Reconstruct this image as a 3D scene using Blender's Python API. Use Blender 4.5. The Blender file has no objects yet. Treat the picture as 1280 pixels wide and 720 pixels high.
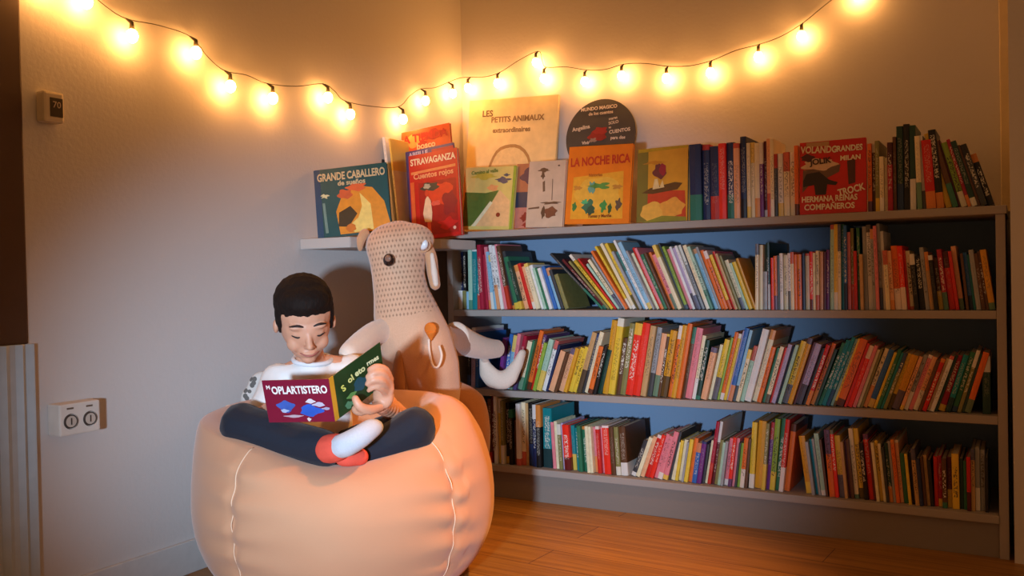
import bpy, bmesh, math, random
from mathutils import Vector, Matrix, noise
C = bpy.context.scene.collection
R = math.radians
# ------------------------------------------------------------------ camera (fitted to the photograph)
CAM = Vector((1.734, -2.594, .750)); F = 1113.09
yaw, pit, rol = R(29.6233), R(.7179), R(-1.1378)
FW = Vector((-math.sin(yaw)*math.cos(pit), math.cos(yaw)*math.cos(pit), -math.sin(pit)))
_rt = Vector((math.cos(yaw), math.sin(yaw), 0)); _up = _rt.cross(FW)
RT = _rt*math.cos(rol)+_up*math.sin(rol); UP = -_rt*math.sin(rol)+_up*math.cos(rol)
def ray(px, py): return FW+RT*((px-640)/F)-UP*((py-360)/F)
def P(px, py, D): return CAM+ray(px, py)*D
def on(px, py, ax, v):
    d = ray(px, py); return CAM+d*((v-CAM[ax])/d[ax])
def dist(p): return (Vector(p)-CAM).dot(FW)
cd = bpy.data.cameras.new('camera'); cam = bpy.data.objects.new('camera', cd); C.objects.link(cam)
cd.sensor_width = 36; cd.lens = F/1280*36; cd.clip_start = .02
cam.matrix_world = Matrix(((RT.x, UP.x, -FW.x, CAM.x), (RT.y, UP.y, -FW.y, CAM.y), (RT.z, UP.z, -FW.z, CAM.z), (0, 0, 0, 1)))
S = bpy.context.scene; S.camera = cam
S.view_settings.view_transform = 'Standard'; S.view_settings.look = 'None'
S.view_settings.gamma = 1; S.view_settings.exposure = 0; S.view_settings.use_curve_mapping = False
S.cycles.use_denoising = True; S.cycles.max_bounces = 6; S.cycles.use_light_tree = True
S.cycles.sample_clamp_indirect = 3.0
# ------------------------------------------------------------------ room numbers
LX, BY, W = -.145, .347, 1.707          # left wall, back wall, bookcase width
ZB, Z3, Z2, ZT = .112, .367, .639, .908  # tops of the boards
TH = .022
FRONT = 0.0
# ------------------------------------------------------------------ helpers
def lin(h):
    if isinstance(h, str):
        h = h.lstrip('#'); c = [int(h[i:i+2], 16)/255 for i in (0, 2, 4)]
    else: c = h
    return tuple((x/12.92 if x <= .04045 else ((x+.055)/1.055)**2.4) for x in c)+(1,)
class N:
    def __init__(s, name):
        s.m = bpy.data.materials.new(name); s.m.use_nodes = True; s.t = s.m.node_tree
        s.b = s.t.nodes['Principled BSDF']
    def n(s, typ, **k):
        x = s.t.nodes.new('ShaderNode'+typ)
        for a, b in k.items(): setattr(x, a, b)
        return x
    def l(s, a, b): s.t.links.new(a, b)
    def math(s, op, a, b=None, clamp=False):
        x = s.n('Math', operation=op, use_clamp=clamp)
        for i, v in enumerate((a, b)):
            if v is None: continue
            if isinstance(v, (int, float)): x.inputs[i].default_value = v
            else: s.l(v, x.inputs[i])
        return x.outputs[0]
    def mix(s, f, a, b, typ='MIX'):
        x = s.n('MixRGB', blend_type=typ)
        for i, v in enumerate((f, a, b)):
            if isinstance(v, (int, float)): x.inputs[i].default_value = v
            elif isinstance(v, tuple): x.inputs[i].default_value = v
            else: s.l(v, x.inputs[i])
        return x.outputs[0]
    def bump(s, h, d, st=.5):
        x = s.n('Bump'); x.inputs['Distance'].default_value = d; x.inputs['Strength'].default_value = st
        s.l(h, x.inputs['Height']); s.l(x.outputs[0], s.b.inputs['Normal'])
_mc = {}
def mat(col, rough=.7, name=None, noise_amt=.06, scale=30, bump=0, metal=0, sheen=0):
    key = (col, rough, noise_amt, scale, bump, metal, sheen)
    if key in _mc: return _mc[key]
    q = N(name or 'paint_'+str(len(_mc)))
    c = lin(col)
    tc = q.n('TexCoord'); nz = q.n('TexNoise'); nz.inputs['Scale'].default_value = scale; nz.inputs['Detail'].default_value = 4
    q.l(tc.outputs['Object'], nz.inputs['Vector'])
    d = tuple(min(1, x*(1-noise_amt*2)) for x in c[:3])+(1,); e = tuple(min(1, x*(1+noise_amt*2)) for x in c[:3])+(1,)
    q.l(q.mix(nz.outputs[0], d, e), q.b.inputs['Base Color'])
    q.b.inputs['Roughness'].default_value = rough; q.b.inputs['Metallic'].default_value = metal
    if sheen: q.b.inputs['Sheen Weight'].default_value = sheen
    if bump: q.bump(nz.outputs[0], bump)
    _mc[key] = q.m; return q.m
def wmat(o):
    m = Matrix.LocRotScale(o.location, o.rotation_euler, o.scale)
    return wmat(o.parent) @ m if o.parent else m
def obj(name, bm, mats, parent=None, world=False, smooth=False, me=None):
    if me is None:
        me = bpy.data.meshes.new(name)
        if world and parent is not None: bm.transform(wmat(parent).inverted())
        bm.normal_update(); bm.to_mesh(me); bm.free()
    if not isinstance(mats, (list, tuple)): mats = [mats]
    for m in mats: me.materials.append(m)
    if smooth:
        for p in me.polygons: p.use_smooth = True
    o = bpy.data.objects.new(name, me); C.objects.link(o)
    if parent is not None: o.parent = parent
    return o
def tag(o, label, cat, group=None, kind=None):
    o['label'] = label; o['category'] = cat
    if group: o['group'] = group
    if kind: o['kind'] = kind
    return o
def thing(name, label, cat, loc=(0, 0, 0), rot=(0, 0, 0), group=None):
    o = bpy.data.objects.new(name, None); C.objects.link(o); o.empty_display_size = .05
    o.location = loc; o.rotation_euler = rot
    return tag(o, label, cat, group)
def struct(name, bm, m, **k):
    o = obj(name, bm, m, **k); o['kind'] = 'structure'; return o
def box(bm, a, b, mi=0, bev=0):
    a = Vector(a); b = Vector(b)
    vs = [bm.verts.new((x, y, z)) for x in (a.x, b.x) for y in (a.y, b.y) for z in (a.z, b.z)]
    fs = []
    for f in ((0, 1, 3, 2), (4, 6, 7, 5), (0, 4, 5, 1), (2, 3, 7, 6), (0, 2, 6, 4), (1, 5, 7, 3)):
        g = bm.faces.new([vs[i] for i in f]); g.material_index = mi; fs.append(g)
    if bev:
        es = list({e for f in fs for e in f.edges})
        bmesh.ops.bevel(bm, geom=es, offset=bev, segments=2, profile=.6, affect='EDGES')
    return fs
def BM(): return bmesh.new()
def bx(a, b, bev=0):
    bm = BM(); box(bm, a, b, 0, bev); bmesh.ops.recalc_face_normals(bm, faces=bm.faces); return bm
def tube(bm, pts, rad, seg=8, mi=0, caps=True):
    pts = [Vector(p) for p in pts]; rr = rad if isinstance(rad, (list, tuple)) else [rad]*len(pts)
    rings = []; n = Vector((0, 0, 1)); t0 = (pts[1]-pts[0]).normalized()
    if abs(t0.dot(n)) > .9: n = Vector((1, 0, 0))
    for i, p in enumerate(pts):
        t = (pts[min(i+1, len(pts)-1)]-pts[max(i-1, 0)]).normalized()
        n = (n-t*n.dot(t)).normalized(); b = t.cross(n)
        rings.append([bm.verts.new(p+(n*math.cos(a)+b*math.sin(a))*rr[i]) for a in [2*math.pi*k/seg for k in range(seg)]])
    for i in range(len(rings)-1):
        for k in range(seg):
            f = bm.faces.new((rings[i][k], rings[i][(k+1) % seg], rings[i+1][(k+1) % seg], rings[i+1][k])); f.material_index = mi; f.smooth = True
    if caps:
        for r_, s_ in ((rings[0], -1), (rings[-1], 1)):
            f = bm.faces.new(r_[::-1] if s_ < 0 else r_); f.material_index = mi
def spline(pts, n=8):
    pts = [Vector(p) for p in pts]; out = []
    for i in range(len(pts)-1):
        p0, p1, p2, p3 = pts[max(i-1, 0)], pts[i], pts[i+1], pts[min(i+2, len(pts)-1)]
        for k in range(n):
            t = k/n
            out.append(.5*((2*p1)+(p2-p0)*t+(2*p0-5*p1+4*p2-p3)*t*t+(3*p1-p0-3*p2+p3)*t**3))
    return out+[pts[-1]]
def ball(bm, c, r, M=None, sub=2):
    m = Matrix.Translation(Vector(c)) @ (M.to_4x4() if M else Matrix.Identity(4)) @ Matrix.Diagonal(Vector(r if isinstance(r, (list, tuple)) else (r, r, r))).to_4x4()
    bmesh.ops.create_icosphere(bm, subdivisions=sub, radius=1, matrix=m)
def limb(bm, pts, radii, n=6, sub=2):
    P_ = spline([Vector(p)*1 for p in pts], n); m = len(P_)-1
    for i, p in enumerate(P_):
        t = i/m*(len(pts)-1); k = min(int(t), len(pts)-2); u = t-k
        ball(bm, p, radii[k]*(1-u)+radii[k+1]*u, sub=sub)
def remesh(name, bm, voxel, smooth, mats, parent=None, shape=None):
    me = bpy.data.meshes.new('tmp'); bm.to_mesh(me); bm.free()
    o = bpy.data.objects.new('tmp', me); C.objects.link(o)
    r = o.modifiers.new('r', 'REMESH'); r.mode = 'VOXEL'; r.voxel_size = voxel
    if smooth:
        s = o.modifiers.new('s', 'SMOOTH'); s.iterations = smooth; s.factor = .5
    bpy.context.view_layer.update()
    dg = bpy.context.evaluated_depsgraph_get()
    m2 = bpy.data.meshes.new_from_object(o.evaluated_get(dg))
    bpy.data.objects.remove(o)
    if shape:
        for v in m2.vertices: v.co = shape(v.co.copy())
    m2.materials.clear()
    if parent is not None: m2.transform(wmat(parent).inverted())
    m2.name = name
    return obj(name, None, mats, parent, smooth=True, me=m2)
def text_bm(s, size, shear=0, extr=0.0004, bold=.0):
    cu = bpy.data.curves.new('t', 'FONT'); cu.body = s; cu.size = size; cu.shear = shear; cu.extrude = extr; cu.offset = bold*size
    cu.align_x = 'CENTER'; cu.align_y = 'CENTER'; cu.resolution_u = 3
    o = bpy.data.objects.new('t', cu); C.objects.link(o); bpy.context.view_layer.update()
    me = bpy.data.meshes.new_from_object(o.evaluated_get(bpy.context.evaluated_depsgraph_get()))
    bpy.data.objects.remove(o); bm = BM(); bm.from_mesh(me); bpy.data.meshes.remove(me); return bm
def merge(dst, src, M=None, mi=0):
    if M is not None: src.transform(M)
    for f in src.faces: f.material_index = mi
    me = bpy.data.meshes.new('m'); src.to_mesh(me); src.free(); dst.from_mesh(me); bpy.data.meshes.remove(me)

# ------------------------------------------------------------------ setting
def wall_mat(name, col, sc=1.2):
    q = N(name); tc = q.n('TexCoord'); a = q.n('TexNoise'); a.inputs['Scale'].default_value = sc; a.inputs['Detail'].default_value = 3
    b = q.n('TexNoise'); b.inputs['Scale'].default_value = 90; b.inputs['Detail'].default_value = 6
    q.l(tc.outputs['Object'], a.inputs['Vector']); q.l(tc.outputs['Object'], b.inputs['Vector'])
    c = lin(col); d = tuple(x*.93 for x in c[:3])+(1,)
    q.l(q.mix(a.outputs[0], c, d), q.b.inputs['Base Color']); q.b.inputs['Roughness'].default_value = .75
    q.bump(b.outputs[0], .0015, .4); return q.m
WALL = wall_mat('painted_plaster', '#cfcac6')
SHELF = wall_mat('painted_shelf', '#a39a92', 4)
BACK = wall_mat('blue_back_panel', '#849fbe', 3)
PLINTH = wall_mat('painted_plinth', '#857c74', 3)
def floor_mat():
    q = N('oak_planks'); tc = q.n('TexCoord'); mp = q.n('Mapping'); q.l(tc.outputs['Object'], mp.inputs['Vector'])
    mp.inputs['Rotation'].default_value = (0, 0, R(4))
    br = q.n('TexBrick'); br.inputs['Scale'].default_value = 1; br.inputs['Brick Width'].default_value = 1.3; br.inputs['Row Height'].default_value = .13
    br.inputs['Mortar Size'].default_value = .0016; br.inputs['Mortar Smooth'].default_value = .3; br.inputs['Bias'].default_value = 0
    br.inputs['Color1'].default_value = lin('#b07e36'); br.inputs['Color2'].default_value = lin('#9a6c2a'); br.inputs['Mortar'].default_value = lin('#5e3414')
    q.l(mp.outputs[0], br.inputs['Vector'])
    m2 = q.n('Mapping'); m2.inputs['Scale'].default_value = (1.2, 28, 1); q.l(mp.outputs[0], m2.inputs['Vector'])
    nz = q.n('TexNoise'); nz.inputs['Scale'].default_value = 2.2; nz.inputs['Detail'].default_value = 8; nz.inputs['Distortion'].default_value = .6; q.l(m2.outputs[0], nz.inputs['Vector'])
    rp = q.n('ValToRGB'); rp.color_ramp.elements[0].position = .3; rp.color_ramp.elements[0].color = (.5, .45, .4, 1); rp.color_ramp.elements[1].position = .7; rp.color_ramp.elements[1].color = (1.1, 1.1, 1.1, 1)
    q.l(nz.outputs[0], rp.inputs[0])
    q.l(q.mix(.8, br.outputs['Color'], rp.outputs[0], 'MULTIPLY'), q.b.inputs['Base Color'])
    q.b.inputs['Roughness'].default_value = .42; q.bump(nz.outputs[0], .0008, .3); return q.m
struct('floor', bx((LX-.3, -3.4, -.03), (2.6, BY+.05, 0)), floor_mat())
struct('wall_left', bx((LX-.06, -1.43, 0), (LX, BY+.05, 2.4)), WALL)
struct('wall_back', bx((LX, BY, 0), (2.6, BY+.05, 2.4)), WALL)
struct('wall_right', bx((1.7185, -.02, 0), (2.6, BY, 2.4)), WALL)
struct('ceiling', bx((LX-.3, -3.4, 2.4), (2.6, BY+.05, 2.45)), WALL)
struct('trim_1', bx((LX-.06, -1.9, .625), (LX+.004, -1.43, 2.4), .004), mat('#4a2f1c', .6, 'dark_brown_casing'))  # upper part of the casing, dark brown above the grey lower part
bm = BM(); y = -1.9
prof = []
k = 0
while y < -1.43:
    prof.append((LX+.012+.012*math.sin(k*1.15)**2, y)); y += .012; k += 1
prof += [(LX+.02, -1.428), (LX-.05, -1.428), (LX-.05, -1.9)]
lo = [bm.verts.new((a, b, 0)) for a, b in prof]; hi = [bm.verts.new((a, b, .625)) for a, b in prof]
for i in range(len(prof)):
    j = (i+1) % len(prof); bm.faces.new((lo[i], lo[j], hi[j], hi[i]))
bm.faces.new(hi); bm.faces.new(lo[::-1]); bmesh.ops.recalc_face_normals(bm, faces=bm.faces)
struct('trim_2', bm, mat('#b4bec2', .6, 'grey_painted_casing'))
bm = bx((LX, -1.42, 0), (LX+.012, BY, .085), .003)
struct('baseboard_left', bm, mat('#c9c7c4', .5, 'white_gloss'))
bm = bx((1.694, BY-.012, ZT+.001), (1.7185, BY, 2.4), .003)
struct('trim_3', bm, mat('#d8c49a', .6, 'corner_batten'))

# ------------------------------------------------------------------ bookcase
bc = thing('bookcase', 'long low grey built-in bookcase with blue back panel and wide plinth, filled with books', 'bookcase', (0, 0, 0))
DEP = BY-.006
for nm, x0, x1 in (('side_panel', 0, TH), ('side_panel', W-TH, W)):
    obj(nm, bx((x0, FRONT, 0), (x1, DEP, ZT-TH), .0015), SHELF, bc)
for nm, z in (('shelf', Z2), ('shelf', Z3), ('bottom_board', ZB)):
    bm = bx((TH, FRONT+.001 if nm == 'shelf' else FRONT-.004, z-TH), (W-TH, DEP-.008, z), .0025); obj(nm, bm, SHELF, bc)
obj('top_board', bx((LX+.001, FRONT-.006, ZT-TH), (W+.004, DEP, ZT), .003), SHELF, bc)
obj('back_panel', bx((TH, DEP-.008, .02), (W-TH, DEP, ZT-TH), 0), BACK, bc)
obj('plinth', bx((TH, FRONT+.008, 0), (W-TH, FRONT+.026, ZB-TH), .001), PLINTH, bc)
lg = thing('wall_ledge', 'short pale grey ledge on the left wall carrying the horse picture book', 'shelf', (LX, -.577, .85))
bm = BM(); _o = [(LX+.001, -.577), (.050, -.577), (.058, -.32), (.125, -.22), (.125, -.008), (LX+.001, -.008)]
_l = [bm.verts.new((a, b, .845)) for a, b in _o]; _h = [bm.verts.new((a, b, .876)) for a, b in _o]
for i in range(6): bm.faces.new((_l[i], _l[(i+1) % 6], _h[(i+1) % 6], _h[i]))
bm.faces.new(_h); bm.faces.new(_l[::-1]); bmesh.ops.recalc_face_normals(bm, faces=bm.faces)
bmesh.ops.bevel(bm, geom=list(bm.edges), offset=.002, segments=2, affect='EDGES')
obj('board', bm, wall_mat('ledge_paint', '#bdb8b2'), lg, world=True)

# ------------------------------------------------------------------ books
PAL = dict(
 navy=('#1d2a52', 'navy'), blue=('#2f67b0', 'blue'), sky=('#8fbfd8', 'pale blue'), teal=('#0f8288', 'teal'), mint=('#a9cdb4', 'pale green'),
 green=('#2f7350', 'green'), dkgreen=('#1c3f33', 'dark green'), lime=('#8dad3c', 'lime green'), olive=('#86804a', 'olive'),
 yellow=('#e9c23a', 'yellow'), gold=('#d99a22', 'golden yellow'), cream=('#ecdcb4', 'cream'), white=('#e6e4e0', 'white'), grey=('#9c9c9c', 'grey'),
 tan=('#c79d66', 'tan'), peach=('#ecac7e', 'peach'), orange=('#e66f25', 'orange'), red=('#cf2318', 'red'), scarlet=('#f0301c', 'bright red'), crimson=('#a81c38', 'crimson'),
 pink=('#e6838c', 'pink'), lilac=('#b4a4c4', 'lilac'), purple=('#6f2d7c', 'purple'), maroon=('#5e1c20', 'maroon'), brown=('#5f3c22', 'brown'), black=('#1b1918', 'black'),
 char=('#3a3d40', 'charcoal'))
AL = dict(nv='navy', bl='blue', sk='sky', te='teal', mi='mint', gr='green', dg='dkgreen', li='lime', ol='olive', ye='yellow', go='gold', cr='cream', wh='white', gy='grey',
          ta='tan', pe='peach', og='orange', re='red', sc='scarlet', cm='crimson', pk='pink', ll='lilac', pu='purple', ma='maroon', br='brown', bk='black', ch='char')
def cover_mat(col, light):
    q = N('cover_'+col); base = lin(PAL[col][0])
    tc = q.n('TexCoord'); oi = q.n('ObjectInfo'); rnd = oi.outputs['Random']
    sg = q.n('SeparateXYZ'); q.l(tc.outputs['Generated'], sg.inputs[0])
    so = q.n('SeparateXYZ'); q.l(tc.outputs['Object'], so.inputs[0])
    gx, gy, gz = sg.outputs; ox, oy, oz = so.outputs
    def step(a, lo, hi):      # 1 inside lo..hi
        return q.math('MULTIPLY', q.math('GREATER_THAN', a, lo), q.math('LESS_THAN', a, hi))
    spine = q.math('LESS_THAN', gy, .06)
    off = q.math('MULTIPLY', rnd, 57.3)
    # glyph noise running along the spine
    cv = q.n('CombineXYZ'); q.l(q.math('MULTIPLY', ox, 330), cv.inputs[0]); q.l(q.math('ADD', q.math('MULTIPLY', oz, 260), off), cv.inputs[2]); q.l(off, cv.inputs[1])
    nz = q.n('TexNoise'); nz.inputs['Scale'].default_value = 1; nz.inputs['Detail'].default_value = 2; q.l(cv.outputs[0], nz.inputs['Vector'])
    gl = q.math('GREATER_THAN', nz.outputs[0], .52)
    zlo = q.math('ADD', q.math('MULTIPLY', q.math('FRACT', q.math('MULTIPLY', rnd, 7.1)), .22), .18)
    txt = q.math('MULTIPLY', q.math('MULTIPLY', gl, step(gx, .22, .78)), q.math('MULTIPLY', q.math('GREATER_THAN', gz, zlo), q.math('LESS_THAN', gz, q.math('ADD', zlo, .55))))
    txt = q.math('MULTIPLY', txt, spine)
    # second colour band
    r2 = q.math('FRACT', q.math('MULTIPLY', rnd, 13.7)); r3 = q.math('FRACT', q.math('MULTIPLY', rnd, 29.3))
    band = q.math('MULTIPLY', q.math('LESS_THAN', gz, q.math('ADD', q.math('MULTIPLY', r3, .34), .05)), q.math('LESS_THAN', r2, .5))
    band2 = q.math('MULTIPLY', q.math('GREATER_THAN', gz, q.math('SUBTRACT', .97, q.math('MULTIPLY', r3, .35))), q.math('GREATER_THAN', r2, .66))
    rp = q.n('ValToRGB'); rp.color_ramp.interpolation = 'CONSTANT'
    cols = ['#e8e2d2', '#c8341f', '#e8c040', '#28406e', '#2c7a60', '#1c1a1a', '#e9e4dc', '#e08a3c']
    e = rp.color_ramp.elements; e[0].color = lin(cols[0]); e[1].position = .125; e[1].color = lin(cols[1])
    for i in range(2, 8):
        x = e.new(i/8); x.color = lin(cols[i])
    q.l(q.math('FRACT', q.math('MULTIPLY', rnd, 41.9)), rp.inputs[0])
    nb = q.n('TexNoise'); nb.inputs['Scale'].default_value = 25; nb.inputs['Detail'].default_value = 3; q.l(tc.outputs['Object'], nb.inputs['Vector'])
    c0 = q.mix(nb.outputs[0], tuple(x*.82 for x in base[:3])+(1,), tuple(min(1, x*1.12) for x in base[:3])+(1,))
    c1 = q.mix(q.math('MULTIPLY', q.math('MAXIMUM', band, band2), .85), c0, rp.outputs[0])
    tcol = lin('#2a2320') if light else lin('#ece4d0')
    c2 = q.mix(q.math('MULTIPLY', txt, q.math('MULTIPLY', q.math('FRACT', q.math('MULTIPLY', rnd, 3.3)), .9)), c1, tcol)
    q.l(c2, q.b.inputs['Base Color']); q.b.inputs['Roughness'].default_value = .38
    q.b.inputs['Specular IOR Level'].default_value = .4
    return q.m
LIGHT = {'sky', 'mint', 'yellow', 'gold', 'cream', 'white', 'grey', 'tan', 'peach', 'pink', 'lilac', 'lime', 'orange'}
CM = {k: cover_mat(k, k in LIGHT) for k in PAL}
def page_mat():
    q = N('paper_pages'); tc = q.n('TexCoord'); wv = q.n('TexNoise'); mp = q.n('Mapping'); mp.inputs['Scale'].default_value = (900, 6, 6)
    q.l(tc.outputs['Object'], mp.inputs['Vector']); q.l(mp.outputs[0], wv.inputs['Vector']); wv.inputs['Scale'].default_value = 1
    q.l(q.mix(wv.outputs[0], lin('#cfc3a8'), lin('#efe8d6')), q.b.inputs['Base Color']); q.b.inputs['Roughness'].default_value = .8; return q.m
PAGES = page_mat()
def cover_bm(t, d, h, ct=.0012):
    """hard cover: two boards and a slightly rounded spine at y=0, as one closed U"""
    bm = BM(); r = min(t*.22, .004)
    outer = [(0, d), (0, r)]+([(r*.3, r*.25), (t*.5, 0), (t-r*.3, r*.25)])+[(t, r), (t, d)]
    inner = [(t-ct, d), (t-ct, r+ct), (ct, r+ct), (ct, d)]
    pts = outer+inner
    lo = [bm.verts.new((a, b, 0)) for a, b in pts]; hi = [bm.verts.new((a, b, h)) for a, b in pts]
    n = len(pts)
    for i in range(n):
        j = (i+1) % n; bm.faces.new((lo[i], lo[j], hi[j], hi[i]))
    bmesh.ops.triangle_fill
    for vs in (hi, lo):
        o = vs[:7]; q = vs[7:]
        bm.faces.new((o[0], o[1], q[2], q[3])); bm.faces.new((o[1], o[2], o[3], o[4], o[5], q[1], q[2])); bm.faces.new((o[5], o[6], q[0], q[1]))
    bmesh.ops.recalc_face_normals(bm, faces=bm.faces); return bm
def pages_bm(t, d, h, ct=.0012, ins=.0022):
    return bx((ct*1.05, ct+min(t*.22, .004)+.0002, ins), (t-ct*1.05, d-.003, h-ins))
BOOKS = []
rng = random.Random(11)
def spine_book(x, y, z, t, d, h, lean, col, shelf):
    """x,z: lowest corner on the board; lean in degrees, + = top goes right"""
    a = R(lean)
    # + lean: rotates about the right bottom corner being lowest -> shift so that the lowest corner touches the board
    o = obj('book', cover_bm(t, d, h), CM[col], None)
    zz = z+.0006+(t*math.sin(a) if a > 0 else 0)
    o.location = (x, y, zz); o.rotation_euler = (0, a, 0)
    obj('pages', pages_bm(t, d, h), PAGES, o)
    BOOKS.append(dict(o=o, col=col, shelf=shelf, lean=lean, t=t, h=h, x=x)); return o
def row(z, yf, shelf, segs, avail=None, dep=(.12, .17)):
    for (x0, x1, l0, l1, spec) in segs:
        items = [s.split(':') for s in spec.split()]
        ws = [float(i[1]) for i in items]; tot = sum(ws)
        def at(px):
            py = 300
            a = on(px, 380, 1, yf)
            # project board level properly
            b = CAM; 
            for _ in range(3):
                v = 360-F*((Vector((a.x, yf, z))-CAM).dot(UP))/dist((a.x, yf, z)); a = on(px, v, 1, yf)
            return a.x
        X0, X1 = at(x0), at(x1); cum = 0
        for it, w in zip(items, ws):
            f0 = cum/tot; f1 = (cum+w)/tot; cum += w
            # pixel shares are perspective-correct: interpolate in pixels
            a = at(x0+(x1-x0)*f0); b = at(x0+(x1-x0)*f1)
            fm = (f0+f1)/2
            lean = l0+(l1-l0)*fm
            if len(it) > 3: lean = float(it[3])
            D = dist((a, yf, z)); h = (float(it[2])+rng.uniform(-1.6, 1.6))*D/F
            foot = b-a; t = foot*math.cos(R(lean))*.985
            h = (h-t*abs(math.sin(R(lean))))/math.cos(R(lean))
            spine_book(a, yf+rng.uniform(-.008, .012), z, t, min(rng.uniform(*dep)*(1.15 if h > .17 else 1), .27), h, lean, AL[it[0]], shelf)
# upper shelf (first below the top board), spines about 2 cm behind the edge
row(Z2, .022, 'upper shelf', [
 (585, 601, 0, 1, 'mi:5:78 te:6:75 te:5:74'),
 (601, 650, -2, -14, 'cm:5:80 cm:3:70 pk:4:80 sk:4:72 sk:4:70 wh:4:82 wh:4:80 pk:4:82 br:5:80 ch:5:72 gr:6:66'),
 (650, 712, -15, -19, 'dg:4:62 pe:5:57 re:4:57 pe:5:56 cr:5:57 wh:4:56 mi:4:54 gr:3:52 wh:4:54 bl:4:56 sk:5:54 ch:4:50 ol:5:46'),
])
BOOKS_SEG = None
row(Z2, .022, 'upper shelf', [
 (752, 790, -46, -30, 'ch:4.5:72 ma:5:66 ol:4:62 ye:5:72 re:3:66 mi:4:60 cr:5:64 gy:3:66 og:4:74 ye:4:80'),
 (790, 857, -28, -22, 'cr:5:86 ye:5:86 gy:4:74 sk:5:76 wh:4:88 sk:6:86 gy:3:74 cr:4:72 re:4:80 pk:4:80 gr:5:72 br:4:72 og:4:72 pk:6:70 cr:6:84 ch:3:84'),
 (857, 945, -21, -19, 'li:4:80 pk:5:78 wh:4:80 ll:5:78 wh:4:80 gy:4:81 ch:3:82 cr:6:82 mi:5:80 sk:5:76 gy:4:80 og:6:76 og:6:74 ye:5:70 re:4:74 ta:4:72 ol:4:68 cr:6:62 mi:4:58 ye:6:62 go:4:64'),
 (944, 958, 1, 1, 'cr:4:82 cr:4:81 gy:5:47'),
 (964, 1012, 0, 0, 'sc:4:66 og:5:68 ch:3:68 wh:5:69 cr:6:70 wh:5:70 cr:5:71 og:4:69 og:6:70 nv:4:70 cr:6:70'),
 (1013, 1036, 0, 1, 'sc:4:72 cr:3:72 cr:4:73 pe:4:73 ma:3:72 pu:4:74'),
 (1037, 1108, 1, -2, 'mi:5:105 ye:5:107 cr:4:107 te:4:106 bl:4:105 pk:4:96 ol:4:103 re:4:72 gr:4:103 ta:4:70 gy:5:104 wh:6:108 gy:4:100 pk:4:104 gy:4:108 wh:4:98'),
 (1108, 1206, -2.5, -7, 'cr:5:73 pe:5:74 og:8:80 sc:6:80 re:3:74 cr:5:73 bk:6:70 bk:7:68 gy:5:77 ta:5:72 bk:5:68 br:6:66 cm:6:77 re:8:74 re:4:74 pe:6:80'),
 (1208, 1245, -5, -8, 'br:4:70 bl:6:73 te:4:70 gy:7:75 br:6:72 br:5:74 go:9:76'),
])
row(Z2, .03, 'upper shelf', [(572, 585, 0, 0, 'wh:5:23 ol:4:22 sk:3:23')], dep=(.02, .021))
row(Z2, .056, 'upper shelf', [(571.5, 584, 0, 0, 'nv:9:70 bk:4:70')])
row(Z2, .05, 'upper shelf', [(959, 963.5, 0, 0, 'dg:5:82')], dep=(.2, .21))
# middle shelf
row(Z3, .022, 'middle shelf', [
 (584, 598, 2, 2, 'bk:4:72 ll:5:74 bl:4:70'),
 (622, 641, 8, 12, 'pu:4:66 bl:4:68 sk:5:68 pk:4:70'),
 (642, 685, 14, 18, 'cm:4:70 cr:6:62 gr:3:64 og:5:74 re:4:72 li:4:60 mi:6:66 wh:5:66 nv:3:60'),
 (686, 752, 20, 15, 'pe:8:53 br:4:50 pe:7:55 go:5:56 ye:6:57 ye:5:59 ta:7:76 ch:4:74 cr:6:77 og:7:60 bk:5:62 dg:6:56'),
 (752, 800, 9, 10, 'go:6:92 ye:7:96 br:5:72 ol:6:90 sc:8:93 sc:8:93'),
 (800, 876, 10, 11, 'ta:6:90 gy:5:88 pe:6:80 br:3:78 go:7:86 og:5:92 go:5:92 og:5:94 br:4:90 pk:7:90 cr:4:80 dg:5:76'),
 (876, 956, 13, 16, 'pe:8:68 cr:4:70 ye:7:78 li:3:80 og:5:86 ye:4:84 ll:3:88 bl:6:92 sk:4:90 cr:5:66 mi:5:70 wh:9:92 cr:7:91 og:6:70 gr:4:68'),
 (956, 1022, 16, 20, 'cr:5:72 re:3:70 ll:5:74 ch:3:70 mi:4:76 ye:7:80 go:6:84 ma:3:78 ll:8:78 bk:4:72 re:5:78 og:5:78 dg:4:72'),
 (1022, 1078, 21, 19, 'gr:5:80 te:6:84 te:5:86 mi:4:86 ye:4:87 og:11:86 re:4:82 sc:7:80 pk:5:78 cr:4:74 ol:4:76'),
 (1078, 1172, 20, 19, 'cr:6:74 bl:8:75 ye:4:72 gr:5:74 te:4:72 ol:5:72 ye:6:70 go:10:70 pe:5:67 gy:6:70 pk:6:69 pe:7:70 br:5:66 re:6:66 cr:4:68 wh:6:72 dg:4:72'),
 (1172, 1214, 17, 16, 'cm:9:73 te:7:73 gr:7:76 ol:5:78 dg:4:74 og:8:76'),
 (1228, 1239, 0, 0, 'dg:8:72'),
], dep=(.13, .18))
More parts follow.
